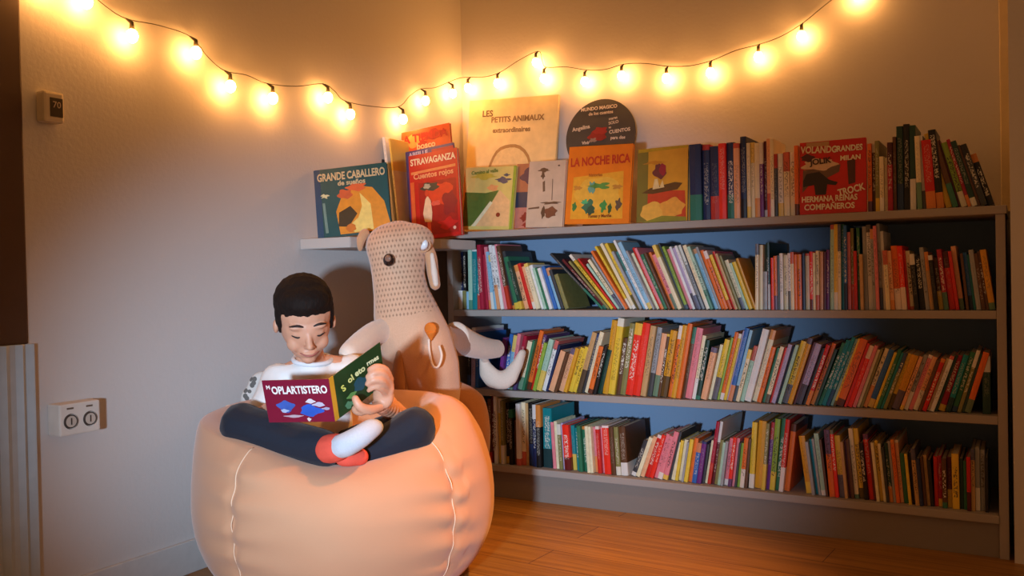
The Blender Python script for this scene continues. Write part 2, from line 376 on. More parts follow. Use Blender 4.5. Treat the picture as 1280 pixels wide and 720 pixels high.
# lowest shelf
row(ZB, .022, 'lowest shelf', [
 (606, 636, 0, 0, 'bk:5:74 br:5:78 ma:4:84 wh:4:88 ye:5:82 ol:4:80 bk:5:76'),
 (637, 677, 0, 0, 'bk:5:70 br:4:56 wh:5:78 cr:5:80 ta:3:78 bk:6:80 nv:5:78 bk:6:78'),
 (678, 689, 0, 0, 'te:9:73'),
 (691, 785, -3, -3, 'pk:4:58 cr:4:58 ol:5:58 ll:3:57 sc:9:58 te:5:57 te:5:57 gr:5:57 gr:6:58 cr:4:57 cr:4:57 pk:5:57 re:5:58 pk:4:58 sc:9:60 br:6:60 ol:6:61 br:9:62'),
 (788, 838, 22, 14, 'ch:6:48 cr:5:52 pe:5:52 re:6:56 sc:5:56 pk:5:56 pk:6:56 pk:6:62 ch:3:62'),
 (838, 880, 10, 9, 'cr:5:50 ye:4:50 cr:5:53 gy:3:52 ye:5:54 og:5:55 bl:6:52 pu:6:54 ch:3:50'),
 (880, 934, 10, 6, 'cr:4:54 cm:5:80 ma:4:80 ol:5:56 mi:4:56 gy:4:56 pk:6:60 sc:5:62 pk:4:60 ch:3:56 li:4:54 og:6:62 br:4:62'),
 (935, 986, 4, 7, 'ye:6:84 go:9:86 ol:4:84 pu:4:86 li:6:90 gr:5:90 re:5:91 og:6:86'),
 (1007, 1036, -7, -6, 'go:8:72 gy:4:66 te:4:70 gy:3:70 mi:6:77 br:3:70'),
 (1037, 1100, -4, -5, 'og:8:84 sc:5:84 ye:8:78 ta:4:70 ma:4:72 br:4:74 cr:6:87 ye:7:88 bk:6:70 sc:7:82 ma:4:74 cr:4:74'),
 (1100, 1168, -5, -4, 'ye:5:74 cr:4:72 ch:4:70 dg:5:74 gy:4:76 og:5:80 pe:5:80 gr:7:62 ye:4:62 bk:5:64 ta:6:70 nv:5:58 br:4:62 ta:5:62 bk:5:58'),
 (1168, 1236, -1, 0, 're:5:64 cm:5:64 br:6:62 ma:6:62 ye:9:68 dg:5:64 gr:4:62 re:5:66 ta:5:76 gy:6:78 gy:6:76 bk:4:70'),
], dep=(.13, .19))
# top board
row(ZT, .016, 'top board', [
 (863, 926, 0, 0, 'nv:8:94 nv:5:95 nv:6:92 sc:5:94 nv:5:94 pe:4:93'),
 (926, 968, 0, 0, 'nv:8:102 cr:5:95 cr:5:95 cr:7:94 pu:5:94 ma:4:94 pe:5:98 cr:5:96'),
 (967, 999, 0, 0, 'ch:5:78 wh:7:78 cr:8:80 cr:7:80 og:5:86'),
 (1085, 1121, 0, 0, 'og:5:86 br:4:86 ol:5:88 cr:5:68 cr:4:66 cm:6:86 br:4:92'),
 (1121, 1146, 0, 0, 'dg:9:106 bk:8:106 dg:8:104'),
 (1147, 1181, -1, -6, 'cr:5:92 wh:4:92 re:10:86 bk:8:100'),
 (1182, 1244, -14, -17, 'ye:9:96 br:8:88 ma:3:88 li:9:84 cm:5:88 dg:8:86 br:4:80 ch:9:80 bk:9:66'),
], dep=(.13, .16))

# ------------------------------------------------------------------ books standing with the cover to the room
def onboard(px, y, z):
    v = 280
    for _ in range(4):
        a = on(px, v, 1, y); v = 360-F*((Vector((a.x, y, z))-CAM).dot(UP))/dist((a.x, y, z))
    return Vector((a.x, y, z)), v
def bake_art(o, w, h, art):
    """flat printed picture and lettering lying on the front cover (local x right, z up, cover at y=0)"""
    if not art: return
    mats = []; bm = BM(); title = BM(); tm = None; lay = 0
    def mi(c):
        m = mat(c, .4, 'print', .12, 60)
        if m not in mats: mats.append(m)
        return mats.index(m)
    texts = []
    for a in art:
        lay += 1; yy = -.0004-.00012*lay
        if a[0] == 'e':
            _, cx, cy, rx, ry, c = a[:6]; wob = a[6] if len(a) > 6 else 0
            vs = [bm.verts.new(((cx+rx*math.cos(t)*(1+wob*math.sin(5*t+cx*9)))*w, yy, (cy+ry*math.sin(t)*(1+wob*math.cos(4*t+cy*7)))*h)) for t in [2*math.pi*k/28 for k in range(28)]]
            f = bm.faces.new(vs); f.material_index = mi(c)
        elif a[0] == 'p':
            vs = [bm.verts.new((x*w, yy, z*h)) for x, z in a[1]]; f = bm.faces.new(vs); f.material_index = mi(a[2])
        elif a[0] == 't': texts.append((a, yy))
    if len(bm.faces): 
        for f in bm.faces:
            f.normal_update()
            if f.normal.y > 0: f.normal_flip()
        obj('cover_picture', bm, mats, o)
    else: bm.free()
    tms = []
    for a, yy in texts:
        _, s, cx, cy, size, c = a[:6]; rot = a[6] if len(a) > 6 else 0; sx = a[7] if len(a) > 7 else 1
        tb = text_bm(s, size*h, 0, .0002, .03)
        hw = max(v.co.x for v in tb.verts)*sx; lim = min(cx, 1-cx)*w*.94
        if hw > lim: sx *= lim/hw
        M = Matrix.Translation((cx*w, yy-.0005, cy*h)) @ Matrix.Rotation(R(rot), 4, Vector((0, -1, 0))) @ Matrix.Rotation(R(90), 4, 'X') @ Matrix.Diagonal((sx, 1, 1, 1))
        m = mat(c, .4, 'print', .12, 60)
        if m not in tms: tms.append(m)
        tt = BM(); merge(tt, tb, M, 0); obj('title', tt, m, o)
    title.free()
def face_book(label, xl, xr, yl, z, ytop, lean, t, col, art, yaw_=0, roll=0, group=None, wscale=1, name='picture_book', spine=None, sw=.07, cat='book', ztop_px=None):
    A, v = onboard(xl, yl, z); B, _ = onboard(xr, yl, z)
    yw = R(yaw_); a_, b_ = .01, .6
    for _ in range(30):
        w = (a_+b_)/2; q_ = A+Vector((math.cos(yw), math.sin(yw), 0))*w
        if 640+F*((q_-CAM).dot(RT))/dist(q_) < xr: a_ = w
        else: b_ = w
    D = dist(A); h = (v-ytop)*D/F/math.cos(R(lean))
    o = thing(name, label, cat, A+Vector((0, 0, .0015+max(0, w*math.sin(R(roll))))), (0, 0, 0), group)
    o.rotation_mode = 'XYZ'
    M = Matrix.Rotation(yw, 3, 'Z') @ Matrix.Rotation(R(-lean), 3, 'X') @ Matrix.Rotation(R(roll), 3, 'Y')
    o.rotation_euler = M.to_euler()
    ct = .0018
    # cover: front board, spine on the left, back board
    bm = BM(); pts = [(w, 0), (.0, 0), (-.002, t*.5), (0, t), (w, t), (w, t-ct), (ct, t-ct), (ct, ct), (w, ct)]
    lo = [bm.verts.new((a, b, 0)) for a, b in pts]; hi = [bm.verts.new((a, b, h)) for a, b in pts]; n = len(pts)
    for i in range(n):
        j = (i+1) % n; bm.faces.new((lo[i], lo[j], hi[j], hi[i]))
    for q in (lo, hi):
        bm.faces.new((q[0], q[1], q[7], q[8])); bm.faces.new((q[1], q[2], q[3], q[6], q[7])); bm.faces.new((q[3], q[4], q[5], q[6]))
    bmesh.ops.recalc_face_normals(bm, faces=bm.faces)
    obj('cover', bm, mat(col, .38, 'book_cover', .12, 22), o)
    obj('pages', bx((ct, ct, .002), (w-.003, t-ct, h-.002)), PAGES, o)
    if spine:
        s = obj('spine_strip', bx((-.0035, -.0006, 0.0005), (w*sw, t, h-.0005)), mat(spine, .5), o)
    bake_art(o, w, h, art)
    return o
LZ = .876
# horse book on the ledge
face_book('teal picture book with a yellow horse head, standing alone on the short ledge', 399, 490, -.545, LZ, 212, 8, .016, '#0f4a4c', [
 ('p', [(.30, .02), (.26, .36), (.34, .55), (.52, .72), (.78, .66), (.93, .44), (.99, .12), (.98, .02)], '#d98a1e'),
 ('p', [(.50, .03), (.42, .13), (.56, .24), (.62, .40), (.60, .60), (.74, .42), (.76, .05)], '#ecca6c'),
 ('p', [(.28, .14), (.30, .34), (.46, .42), (.55, .30), (.42, .12)], '#3c2c0c'),
 ('e', .40, .60, .10, .07, '#cc5a2c', .2), ('e', .56, .69, .13, .06, '#d9602c', .25), ('e', .45, .10, .07, .06, '#c9701c', .1),
 ('e', .12, .60, .05, .03, '#d9d2a0', .4), ('p', [(.10, .06), (.08, .5), (.115, .5), (.14, .06)], '#6c8a80'),
 ('t', 'GRANDE CABALLERO', .50, .87, .155, '#cdb98c'), ('t', 'de sueños', .50, .765, .10, '#cdb98c')], yaw_=25, roll=-5, spine='#123c5c')
# tall books at the corner
for i, (xl, xr, yt, c, t_) in enumerate(((490, 494, 171, 'char', .006), (495, 500, 170, 'white', .012))):
    pass
def lone(px, py_top, y, t, d, lean, col, z=ZT):
    A, v = onboard(px, y, z); h = (v-py_top)*dist(A)/F
    return spine_book(A.x, y, z, t, d, h, lean, col, 'top board')
lone(487, 168, -.17, .008, .14, -7, 'char', LZ); lone(492, 170, -.165, .012, .14, -6.5, 'white', LZ); lone(499, 172, -.16, .007, .14, -6, 'cream', LZ)
face_book('tall orange and red patterned picture book standing behind the red one with a girl', 504, 572, -.085, LZ, 165, 5, .012, '#dd5a26', [
 ('p', [(.0, .80), (1, .80), (1, .68), (0, .70)], '#e9b044'), ('e', .3, .90, .2, .05, '#e8a24c', .3), ('e', .7, .93, .2, .04, '#b8301c', .3), ('e', .5, .86, .1, .03, '#c03a20', .4),
 ('t', 'LA TIENDA', .5, .92, .10, '#c42c1c'), ('t', 'bosco', .55, .84, .08, '#f0c890')], yaw_=5, roll=-6)
face_book('purple covered book showing between the orange and red books', 507, 575, -.105, LZ, 190, 5, .008, '#4c3f78', [
 ('e', .05, .95, .045, .035, '#e9c23a', .2), ('t', 'ABEILLE', .35, .95, .07, '#c8c0d8'), ('p', [(.6, .97), (1, .97), (1, .93), (.6, .93)], '#b0242c')], yaw_=5, roll=-6)
face_book('red picture book with a girl in a white dress, left on the top board', 516, 577, -.13, LZ, 194, 5, .016, '#c01c18', [
 ('t', 'STRAVAGANZA', .5, .91, .105, '#ecd6b8', 0, .82), ('p', [(.04, .80), (.96, .82), (.96, .79), (.04, .77)], '#e08a50'), ('t', 'Cuentos rojos', .5, .74, .09, '#e8a070'),
 ('p', [(.18, .04), (.18, .66), (.95, .66), (.95, .04)], '#a01814'),
 ('e', .62, .50, .25, .14, '#d8401e', .2), ('e', .80, .38, .14, .14, '#8c1820', .2), ('e', .42, .60, .18, .05, '#3c3a30', .2), ('e', .36, .61, .07, .03, '#b0a890', .2),
 ('p', [(.28, .20), (.25, .30), (.31, .46), (.36, .50), (.42, .44), (.44, .30), (.42, .19)], '#ecc69c'), ('e', .35, .53, .045, .04, '#c83c20'), ('p', [(.33, .04), (.33, .19), (.40, .19), (.41, .04)], '#e4583c'),
 ('e', .52, .40, .09, .03, '#e05c48', .2), ('e', .75, .15, .18, .06, '#c81c18', .3), ('e', .88, .09, .03, .02, '#e8b8a0'),
 ('p', [(.02, .05), (.02, .68), (.10, .68), (.10, .05)], '#d8602c')], yaw_=5, roll=-5)
face_book('large cream book with a thin drawn circle, tallest one leaning on the wall', 579, 690, .30, ZT, 133, 3, .012, '#e6cf94', [
 ('e', .50, .40, .26, .26, '#a8814c', .03), ('e', .50, .40, .235, .235, '#e4cb8e', .03), ('e', .51, .33, .10, .09, '#3c3464'),
 ('t', 'LES', .22, .89, .065, '#6c5030'), ('t', 'PETITS ANIMAUX', .56, .84, .058, '#8c6c40'), ('t', 'extraordinaires', .50, .76, .052, '#8c6c40')], yaw_=0, roll=3)
# round board
A, v = onboard(750, .29, ZT)
disc = thing('round_sign', 'round dark chalkboard sign with white lettering and a red shape, leaning on the wall', 'sign', A, (R(-8), 0, 0))
rd = .1335; bm = BM()
bmesh.ops.create_cone(bm, cap_ends=True, segments=64, radius1=rd, radius2=rd, depth=.006, matrix=Matrix.Translation((0, 0, 1.72*rd)) @ Matrix.Rotation(R(90), 4, 'X'))
_pz = (v-122)*dist(A)/F
zc = _pz-rd
bm.free(); bm = BM()
bmesh.ops.create_cone(bm, cap_ends=True, segments=64, radius1=rd, radius2=rd, depth=.006, matrix=Matrix.Translation((0, 0, rd)) @ Matrix.Rotation(R(90), 4, 'X'))
o = obj('board', bm, mat('#43403a', .7, 'chalkboard', .15, 12), disc)
bm = BM(); bmesh.ops.create_cone(bm, cap_ends=True, segments=24, radius1=.05, radius2=.06, depth=1, matrix=Matrix.Identity(4)); bm.free()
dm = []
art = [('e', .46, .50, .13, .07, '#8c2420', .15), ('e', .5, .57, .10, .05, '#9c2c28', .2), ('e', .40, .45, .05, .03, '#8c7a70', .3),
 ('t', 'MUNDO MAGICO', .47, .88, .065, '#d8ccb8', 0, 1), ('t', 'de los cuentos', .5, .81, .06, '#d0c0a8'), ('t', 'Angelina', .22, .63, .075, '#d0c4b0', 6),
 ('t', 'mares', .68, .72, .05, '#d0c4b0', 6), ('t', 'SOLO', .69, .66, .055, '#d0c4b0', 6), ('t', 'es', .64, .60, .04, '#d0c4b0'), ('t', 'CUENTOS', .78, .54, .065, '#ddd0bc', 3), ('t', 'para dos', .76, .45, .06, '#ddd0bc', -3), ('t', 'Vivir', .30, .42, .06, '#ddd0bc')]
hold = bpy.data.objects.new('tmp', None)
def shift_art(par, w, h, art, dx, dy):
    n0 = set(bpy.data.objects); bake_art(par, w, h, art)
    for q in set(bpy.data.objects)-n0: q.location = (dx, dy, 0)
shift_art(disc, 2*rd, 2*rd, art, -rd, -.0032)
disc.location.z = ZT+max(0.0, _pz-2*rd)+.001
bpy.data.objects.remove(hold)
if _pz-2*rd > .004:   # what the sign stands on, hidden behind the front books
    st = obj('stand', bx((-.05, -.012, -(_pz-2*rd)), (.05, .012, .012), .002), mat('#3a2a1c'), disc)
GY = 'small picture books on the top board'
face_book('green and yellow picture book with a pale winding road, beside the red girl book', 575, 640, .010, ZT, 213, 7, .010, '#d6c26c', [
 ('p', [(.04, .05), (.04, .60), (.45, .58), (.70, .62), (.50, .30), (.20, .05)], '#55702e'), ('p', [(.30, .05), (.72, .62), (.92, .45), (.93, .05)], '#ecbc80'),
 ('p', [(.22, .05), (.55, .45), (.60, .42), (.30, .05)], '#e4dcb0'), ('e', .76, .78, .13, .045, '#4a4a60', .35), ('e', .82, .86, .06, .02, '#30405c', .35), ('e', .72, .23, .04, .035, '#8c3018'), ('e', .58, .66, .1, .05, '#e9a060', .2),
 ('e', .40, .85, .22, .05, '#c8b03c', .3), ('t', 'Camino al valle', .40, .92, .08, '#6c7c2c', 4), ('p', [(.95, 0), (.95, 1), (1, 1), (1, 0)], '#8ca42c')], roll=2.5, yaw_=0)
face_book('dark blue and red picture book half hidden behind the pale grey cover', 643, 682, .030, ZT, 207, 4, .008, '#b06848', [
 ('p', [(0, .0), (0, .32), (.9, .32), (.9, 0)], '#c07868'), ('p', [(0, .32), (0, .56), (.9, .56), (.9, .32)], '#26344e'), ('e', .45, .80, .3, .12, '#4c2c48', .2), ('e', .3, .17, .12, .06, '#8c2820', .4), ('e', .35, .05, .1, .03, '#902018', .3)], roll=2)
face_book('pale grey picture book with small dark drawings, left of the orange book', 657, 703, .008, ZT, 204, 6, .012, '#c8b098', [
 ('e', .42, .86, .14, .03, '#5c4030', .3), ('e', .40, .78, .05, .05, '#4a3028', .3), ('p', [(.40, .68), (.46, .70), (.48, .54), (.42, .53)], '#5c4638'), ('p', [(.66, .72), (.68, .72), (.69, .40), (.67, .40)], '#6c5444'),
 ('e', .66, .36, .24, .02, '#5c4030', .3), ('e', .66, .22, .17, .08, '#6c3c2c', .2), ('e', .46, .22, .05, .09, '#4c3428', .2), ('p', [(.05, .29), (.35, .31), (.35, .28), (.05, .27)], '#5c4030'), ('e', .82, .92, .03, .012, '#5c4030')], roll=2)
face_book('bright orange picture book with rows of green figures and red title', 706, 786, .004, ZT, 187, 6, .014, '#f07a12', [
 ('p', [(.08, .06), (.10, .60), (.88, .66), (.90, .06)], '#f0a428'), ('e', .5, .38, .35, .22, '#f2b23c', .1),
 ('t', 'LA NOCHE RICA', .5, .80, .155, '#c42a14', 2, .72), ('t', 'historias', .45, .62, .055, '#b85a18'),
 ('e', .14, .22, .035, .055, '#1c7a3c', .2), ('e', .36, .22, .09, .08, '#1c6c54', .3), ('e', .40, .17, .06, .06, '#0f4a38', .2), ('e', .60, .22, .05, .07, '#2c8c44', .3), ('e', .70, .19, .03, .06, '#14542c', .2), ('e', .83, .24, .045, .07, '#5c4a3c', .3), ('e', .30, .28, .05, .03, '#34b074', .3),
 ('e', .40, .46, .05, .08, '#5c9c8c', .3), ('e', .52, .48, .14, .04, '#4c8c3c', .4), ('e', .18, .46, .06, .03, '#c88430', .3), ('e', .80, .46, .07, .03, '#c88430', .3),
 ('t', 'Tomas y Mariñe', .55, .095, .055, '#7c3410', 1, .9)], roll=2.2)
face_book('yellow picture book with a small figure over orange hills, beside navy spines', 797, 859, .010, ZT, 187, 5, .022, '#d8992a', [
 ('p', [(0, 0), (0, .22), (.15, .38), (.5, .42), (.95, .40), (.98, 0)], '#c8401c'), ('e', .30, .14, .24, .13, '#ecae44', .1), ('e', .70, .18, .24, .13, '#e8a03c', .15), ('p', [(.1, 0), (.5, .08), (.98, .05), (.98, 0)], '#8c8428'),
 ('p', [(.08, .40), (.25, .46), (.75, .52), (.90, .50), (.80, .42), (.3, .38)], '#5c3c18'), ('e', .44, .68, .13, .10, '#6c2c30', .2), ('e', .50, .70, .07, .08, '#9c1c30', .1), ('p', [(.30, .44), (.34, .58), (.40, .58), (.44, .46), (.5, .56), (.54, .46)], '#e8c888'),
 ('e', .35, .8, .2, .02, '#c8801c', .4), ('p', [(0, .95), (1, .97), (1, 1), (0, 1)], '#b8941c')], roll=0, yaw_=-2, spine='#7c6c20', sw=.2)
face_book('red comic-like picture book with white lettering, right part of the top board', 1000, 1083, .006, ZT, 179, 4, .014, '#c61a10', [
 ('p', [(.04, .30), (.05, .62), (.30, .62), (.62, .66), (.60, .56), (.35, .46), (.2, .46)], '#6c5040'), ('p', [(.05, .46), (.10, .56), (.30, .58), (.45, .46), (.58, .42), (.55, .38), (.42, .40), (.40, .26), (.24, .26), (.22, .40), (.05, .38)], '#2c1c18'),
 ('e', .30, .68, .26, .08, '#d8b898', .2), ('p', [(.74, .38), (.72, .70), (.84, .72), (.84, .40)], '#4c2418'), ('e', .12, .78, .10, .05, '#4c1c18', .2), ('p', [(.1, .93), (.45, .93), (.45, .99), (.1, .99)], '#b88c5c'),
 ('t', 'VOLANDO', .30, .88, .13, '#ecd8b4', -3, .9), ('t', 'GRANDES', .72, .87, .11, '#f0e4c8', 0, .8), ('t', 'MILAN', .77, .74, .09, '#f0e0c0'), ('t', 'JOLIK', .32, .72, .11, '#3c2418', 4),
 ('t', 'TROCK', .78, .30, .13, '#ece0c8', 12), ('t', 'HERMANA REINAS', .45, .20, .11, '#ecdcc0', 0, .85), ('t', 'COMPAÑEROS', .45, .09, .11, '#ecdcc0', 0, .9)], roll=0, yaw_=0)

# ------------------------------------------------------------------ labels of the spine-out books: each one singled out
ORD = ['first', 'second', 'third', 'fourth', 'fifth', 'sixth', 'seventh', 'eighth', 'ninth', 'tenth', 'eleventh', 'twelfth', 'thirteenth', 'fourteenth', 'fifteenth', 'sixteenth', 'seventeenth', 'eighteenth', 'nineteenth', 'twentieth']
for sh in ('top board', 'upper shelf', 'middle shelf', 'lowest shelf'):
    bs = sorted([b for b in BOOKS if b['shelf'] == sh], key=lambda b: b['x']); cnt = {}
    tot = {}
    for b in bs: tot[b['col']] = tot.get(b['col'], 0)+1
    for i, b in enumerate(bs):
        c = PAL[b['col']][1]; k = cnt.get(b['col'], 0); cnt[b['col']] = k+1
        size = 'thick' if b['t'] > .0165 else ('slim' if b['t'] < .0085 else '')
        ln = 'leaning right' if b['lean'] > 6 else ('leaning left' if b['lean'] < -6 else 'upright')
        pos = f'the only {c} one' if tot[b['col']] == 1 else f'{ORD[k]} {c} one from left'
        b['o']['label'] = ' '.join(f'{size} {c} book {ln} on the {sh}, {pos}'.split())
        b['o']['category'] = 'book'; b['o']['group'] = f'books standing on the {sh}'

# past about 300 of a kind: the slimmest ones are gathered in one object
KEEP = 292
order = sorted(BOOKS, key=lambda b: -b['t']*b['h']/dist(b['o'].location)**2)
rest = order[KEEP:]; gm = {}
bm = BM(); ml = [PAGES]
for b in rest:
    m = mat(PAL[b['col']][0], .4, 'slim_cover', .15, 60)
    if m not in ml: ml.append(m)
    for src, k in ((b['o'], ml.index(m)), (b['o'].children[0], 0)):
        t_ = BM(); t_.from_mesh(src.data); merge(bm, t_, wmat(src), k)
    for src in (b['o'].children[0], b['o']): bpy.data.objects.remove(src)
o = obj('slim_books', bm, ml); tag(o, 'slim books and booklets wedged between the thicker ones on every shelf', 'books', None, 'stuff')

# ------------------------------------------------------------------ string lights
sl = thing('string_lights', 'string of glowing warm globe bulbs strung along both walls above the books', 'string lights', on(578, 100, 1, BY-.03))
def em(name, col, s):
    q = N(name); q.b.inputs['Emission Color'].default_value = col; q.b.inputs['Emission Strength'].default_value = s; q.b.inputs['Base Color'].default_value = (1, .8, .5, 1); return q.m
BULB = em('glowing_glass', (1, .42, .10, 1), 98)
DARK = mat('#3c3520', .6, 'cable_rubber')
WL = [(60, -22), (108, 2), (165, 45), (245, 66), (288, 108), (341, 123), (410, 122), (438, 143), (504, 149), (532, 126), (566, 117)]
WB = [(585, 110), (622, 104), (670, 78), (680, 98), (731, 102), (777, 95), (833, 98), (888, 91), (948, 71), (1002, 45), (1072, -6)]
path = []; bulbs = []
for lst, ax, v in ((WL, 0, LX+.032), (WB, 1, BY-.032)):
    for i, (px, py) in enumerate(lst):
        b = on(px, py, ax, v); bulbs.append(b)
        c = b+Vector((0, 0, .045))
        if ax == 0: c.x = LX+.012
        else: c.y = BY-.012
        path.append(c)
P2 = [path[0]+Vector((0, -.12, .02))]
for i, p in enumerate(path):
    P2.append(p)
    if i < len(path)-1: P2.append((p+path[i+1])/2+Vector((0, 0, -.008 if i % 2 else .006)))
bm = BM(); tube(bm, spline(P2, 5), .0013, 6); obj('cable', bm, DARK, sl, world=True)
for b, c in zip(bulbs, path):
    bm = BM(); ball(bm, b, (.0145, .0145, .0175), sub=2); bu = obj('bulb', bm, BULB, sl, world=True, smooth=True)
    bm = BM(); tube(bm, [b+Vector((0, 0, .0155)), b+Vector((0, 0, .032)), c], [.0065, .005, .002], 8); obj('bulb_socket', bm, DARK, bu, world=True)

# ------------------------------------------------------------------ wall devices
o0 = on(77, 507, 0, LX+.05); 
ob = thing('power_outlet', 'white double power outlet box low on the left wall', 'outlet', (LX, -1.30, .44))
ylo, yhi, zlo, zhi = -1.390, -1.291, .417, .488
obj('casing', bx((LX, ylo, zlo), (LX+.045, yhi, zhi), .004), mat('#d8cfc4', .45, 'ivory_plastic'), ob, world=True)
for yy in (-1.364, -1.317):
    bm = BM(); M = Matrix.Translation((LX+.046, yy, .448)) @ Matrix.Rotation(R(90), 4, 'Y')
    bmesh.ops.create_cone(bm, cap_ends=False, segments=28, radius1=.0175, radius2=.016, depth=.004, matrix=M)
    bmesh.ops.create_cone(bm, cap_ends=True, segments=28, radius1=.0150, radius2=.0150, depth=.0015, matrix=M)
    s = obj('socket', bm, mat('#453c36', .5, 'dark_ring'), ob, world=True)
    bm = BM(); bmesh.ops.create_cone(bm, cap_ends=True, segments=28, radius1=.0125, radius2=.0125, depth=.003, matrix=M)
    s2 = obj('socket_insert', bm, mat('#c0b4a6', .5), s, world=True)
    bm = bx((LX+.0475, yy-.0015, .441), (LX+.0482, yy+.0015, .456)); obj('marking', bm, mat('#453c36', .5), s, world=True)
    bm = bx((LX+.0448, yy-.009, .475), (LX+.0456, yy+.007, .479)); obj('marking', bm, mat('#6a5a4c', .5), s, world=True)
th = thing('thermostat', 'small wall thermostat with a dark display, high on the left wall', 'thermostat', (LX, -1.36, 1.15))
obj('casing', bx((LX, -1.398, 1.112), (LX+.03, -1.349, 1.180), .006), mat('#d8c8a8', .5, 'beige_plastic'), th, world=True)
dsp = obj('display', bx((LX+.0298, -1.384, 1.124), (LX+.0315, -1.354, 1.166), .0006), mat('#4a3c26', .3), th, world=True)
tb = text_bm('70', .020); M = Matrix.Translation((LX+.0322, -1.369, 1.150)) @ Matrix.Rotation(R(90), 4, 'Z') @ Matrix.Rotation(R(90), 4, 'X')
bm = BM(); merge(bm, tb, M); obj('digits', bm, mat('#e0c8a8', .4), dsp, world=True)

# ------------------------------------------------------------------ bean bag
BC = Vector((.262, -.865, 0)); BR = .366
az0 = math.atan2((CAM-BC).y, (CAM-BC).x)       # direction towards the viewer's side of the room
SEAMS = [az0+R(a) for a in (-43, 41, 112, 180, -112)]
def wrap(a): return (a+math.pi) % (2*math.pi)-math.pi
def bag_pt(az, s, infl=0):
    """s 0..1 from floor centre over the rim to the seat hollow"""
    a = wrap(az-az0)
    front = max(0, math.cos(a))
    rimz = .435-.105*front**2+.012*math.exp(-((a-R(78))/.5)**2)-.02*math.exp(-((a+R(80))/.5)**2)
    A_ = .70+.20*math.exp(-((a+R(90))/.7)**2)-.12*math.exp(-((a-R(90))/.7)**2)
    if s < .10: r = BR*.62*(s/.10); z = 0
    elif s < .42:
        th_ = -math.pi/2*(1-(s-.10)/.32); r = BR*(.62+.38*math.cos(th_)); z = .22*(1+math.sin(th_))
    elif s < .74:
        th_ = R(72)*(s-.42)/.32; r = BR*(A_+(1-A_)*math.cos(th_)**.8); z = .22+(rimz-.22)*math.sin(th_)/math.sin(R(72))
    else:
        t = (s-.74)/.26; r0 = BR*(A_+(1-A_)*math.cos(R(72))**.8); r = r0*(1-t)
        z = rimz+.012*math.sin(math.pi*min(1, t*3.2))*(1 if t < .3125 else 0)-(rimz-.27)*(t*t*(3-2*t))
    if s > .12:
        w = math.sin(math.pi*min(1, (s-.12)/.75)) if s < .87 else 0
        for sa in SEAMS:
            d = wrap(az-sa)*max(r, .05)
            g = math.exp(-(d/.013)**2); g2 = math.exp(-(abs(d)/.075)**1.4)
            wr = math.sin(z*95+2.2*noise.noise(Vector((az*2, z*8, 0)))+(1.3 if d > 0 else 0))
            r -= .006*g*w; r += .0065*g2*wr*w*(1-g*.5)
        big = noise.noise(Vector((math.cos(az)*2.2, math.sin(az)*2.2, z*4)))
        r += .010*big*w
        z += .004*noise.noise(Vector((math.cos(az)*r*9, math.sin(az)*r*9, 3)))*w
    r += infl
    return Vector((BC.x+r*math.cos(az), BC.y+r*math.sin(az), max(z, 0)+.001))
bag = thing('bean_bag', 'large round peach suede bean bag on the floor with a boy in it', 'bean bag', BC)
bm = BM(); NA, NS = 288, 150; g = [[bm.verts.new(bag_pt(2*math.pi*i/NA, .002+.996*j/NS)) for i in range(NA)] for j in range(NS+1)]
for j in range(NS):
    for i in range(NA): bm.faces.new((g[j][i], g[j][(i+1) % NA], g[j+1][(i+1) % NA], g[j+1][i]))
bm.faces.new(g[0][::-1]); bm.faces.new(g[NS]); bmesh.ops.recalc_face_normals(bm, faces=bm.faces)
q = N('peach_suede'); tc = q.n('TexCoord'); a = q.n('TexNoise'); a.inputs['Scale'].default_value = 7; b = q.n('TexNoise'); b.inputs['Scale'].default_value = 500
q.l(tc.outputs['Object'], a.inputs['Vector']); q.l(tc.outputs['Object'], b.inputs['Vector'])
q.l(q.mix(a.outputs[0], lin('#c28c68'), lin('#cc9874')), q.b.inputs['Base Color']); q.b.inputs['Roughness'].default_value = .9
q.b.inputs['Sheen Weight'].default_value = .25; q.b.inputs['Sheen Roughness'].default_value = .5; q.bump(b.outputs[0], .0006, .5)
SUEDE = q.m
obj('fabric_cover', bm, SUEDE, bag, world=True, smooth=True)
for sa in SEAMS:
    bm = BM(); tube(bm, [bag_pt(sa, .13+.62*k/70, .0005) for k in range(71)], .0014, 6); obj('seam', bm, mat('#ecc8a8', .8, 'seam_thread'), bag, world=True)

# ------------------------------------------------------------------ plush animal
DP = 2.62
pl = thing('plush_toy', 'tall tan knitted plush animal with black eyes and floppy ear, standing behind the bean bag', 'plush toy', P(525, 700, DP)*1)
pl.location.z = 0
def pp(px, py, dd=0): return P(px, py, DP+dd)
px2m = DP/F
bm = BM()
prof = [(500, 296, 26), (494, 308, 38), (497, 325, 36), (498, 345, 34), (502, 368, 36), (509, 395, 43), (518, 425, 49), (527, 455, 49), (532, 482, 46), (537, 505, 42), (541, 540, 42), (546, 600, 46), (550, 680, 50)]
for i in range(len(prof)-1):
    a, b = prof[i], prof[i+1]
    for k in range(6):
        t = k/6; x = a[0]+(b[0]-a[0])*t; y = a[1]+(b[1]-a[1])*t; r = (a[2]+(b[2]-a[2])*t)*px2m
        ball(bm, pp(x, y, max(0, (y-430)/200*.22)), (r, r*.92, r*.8), sub=3)
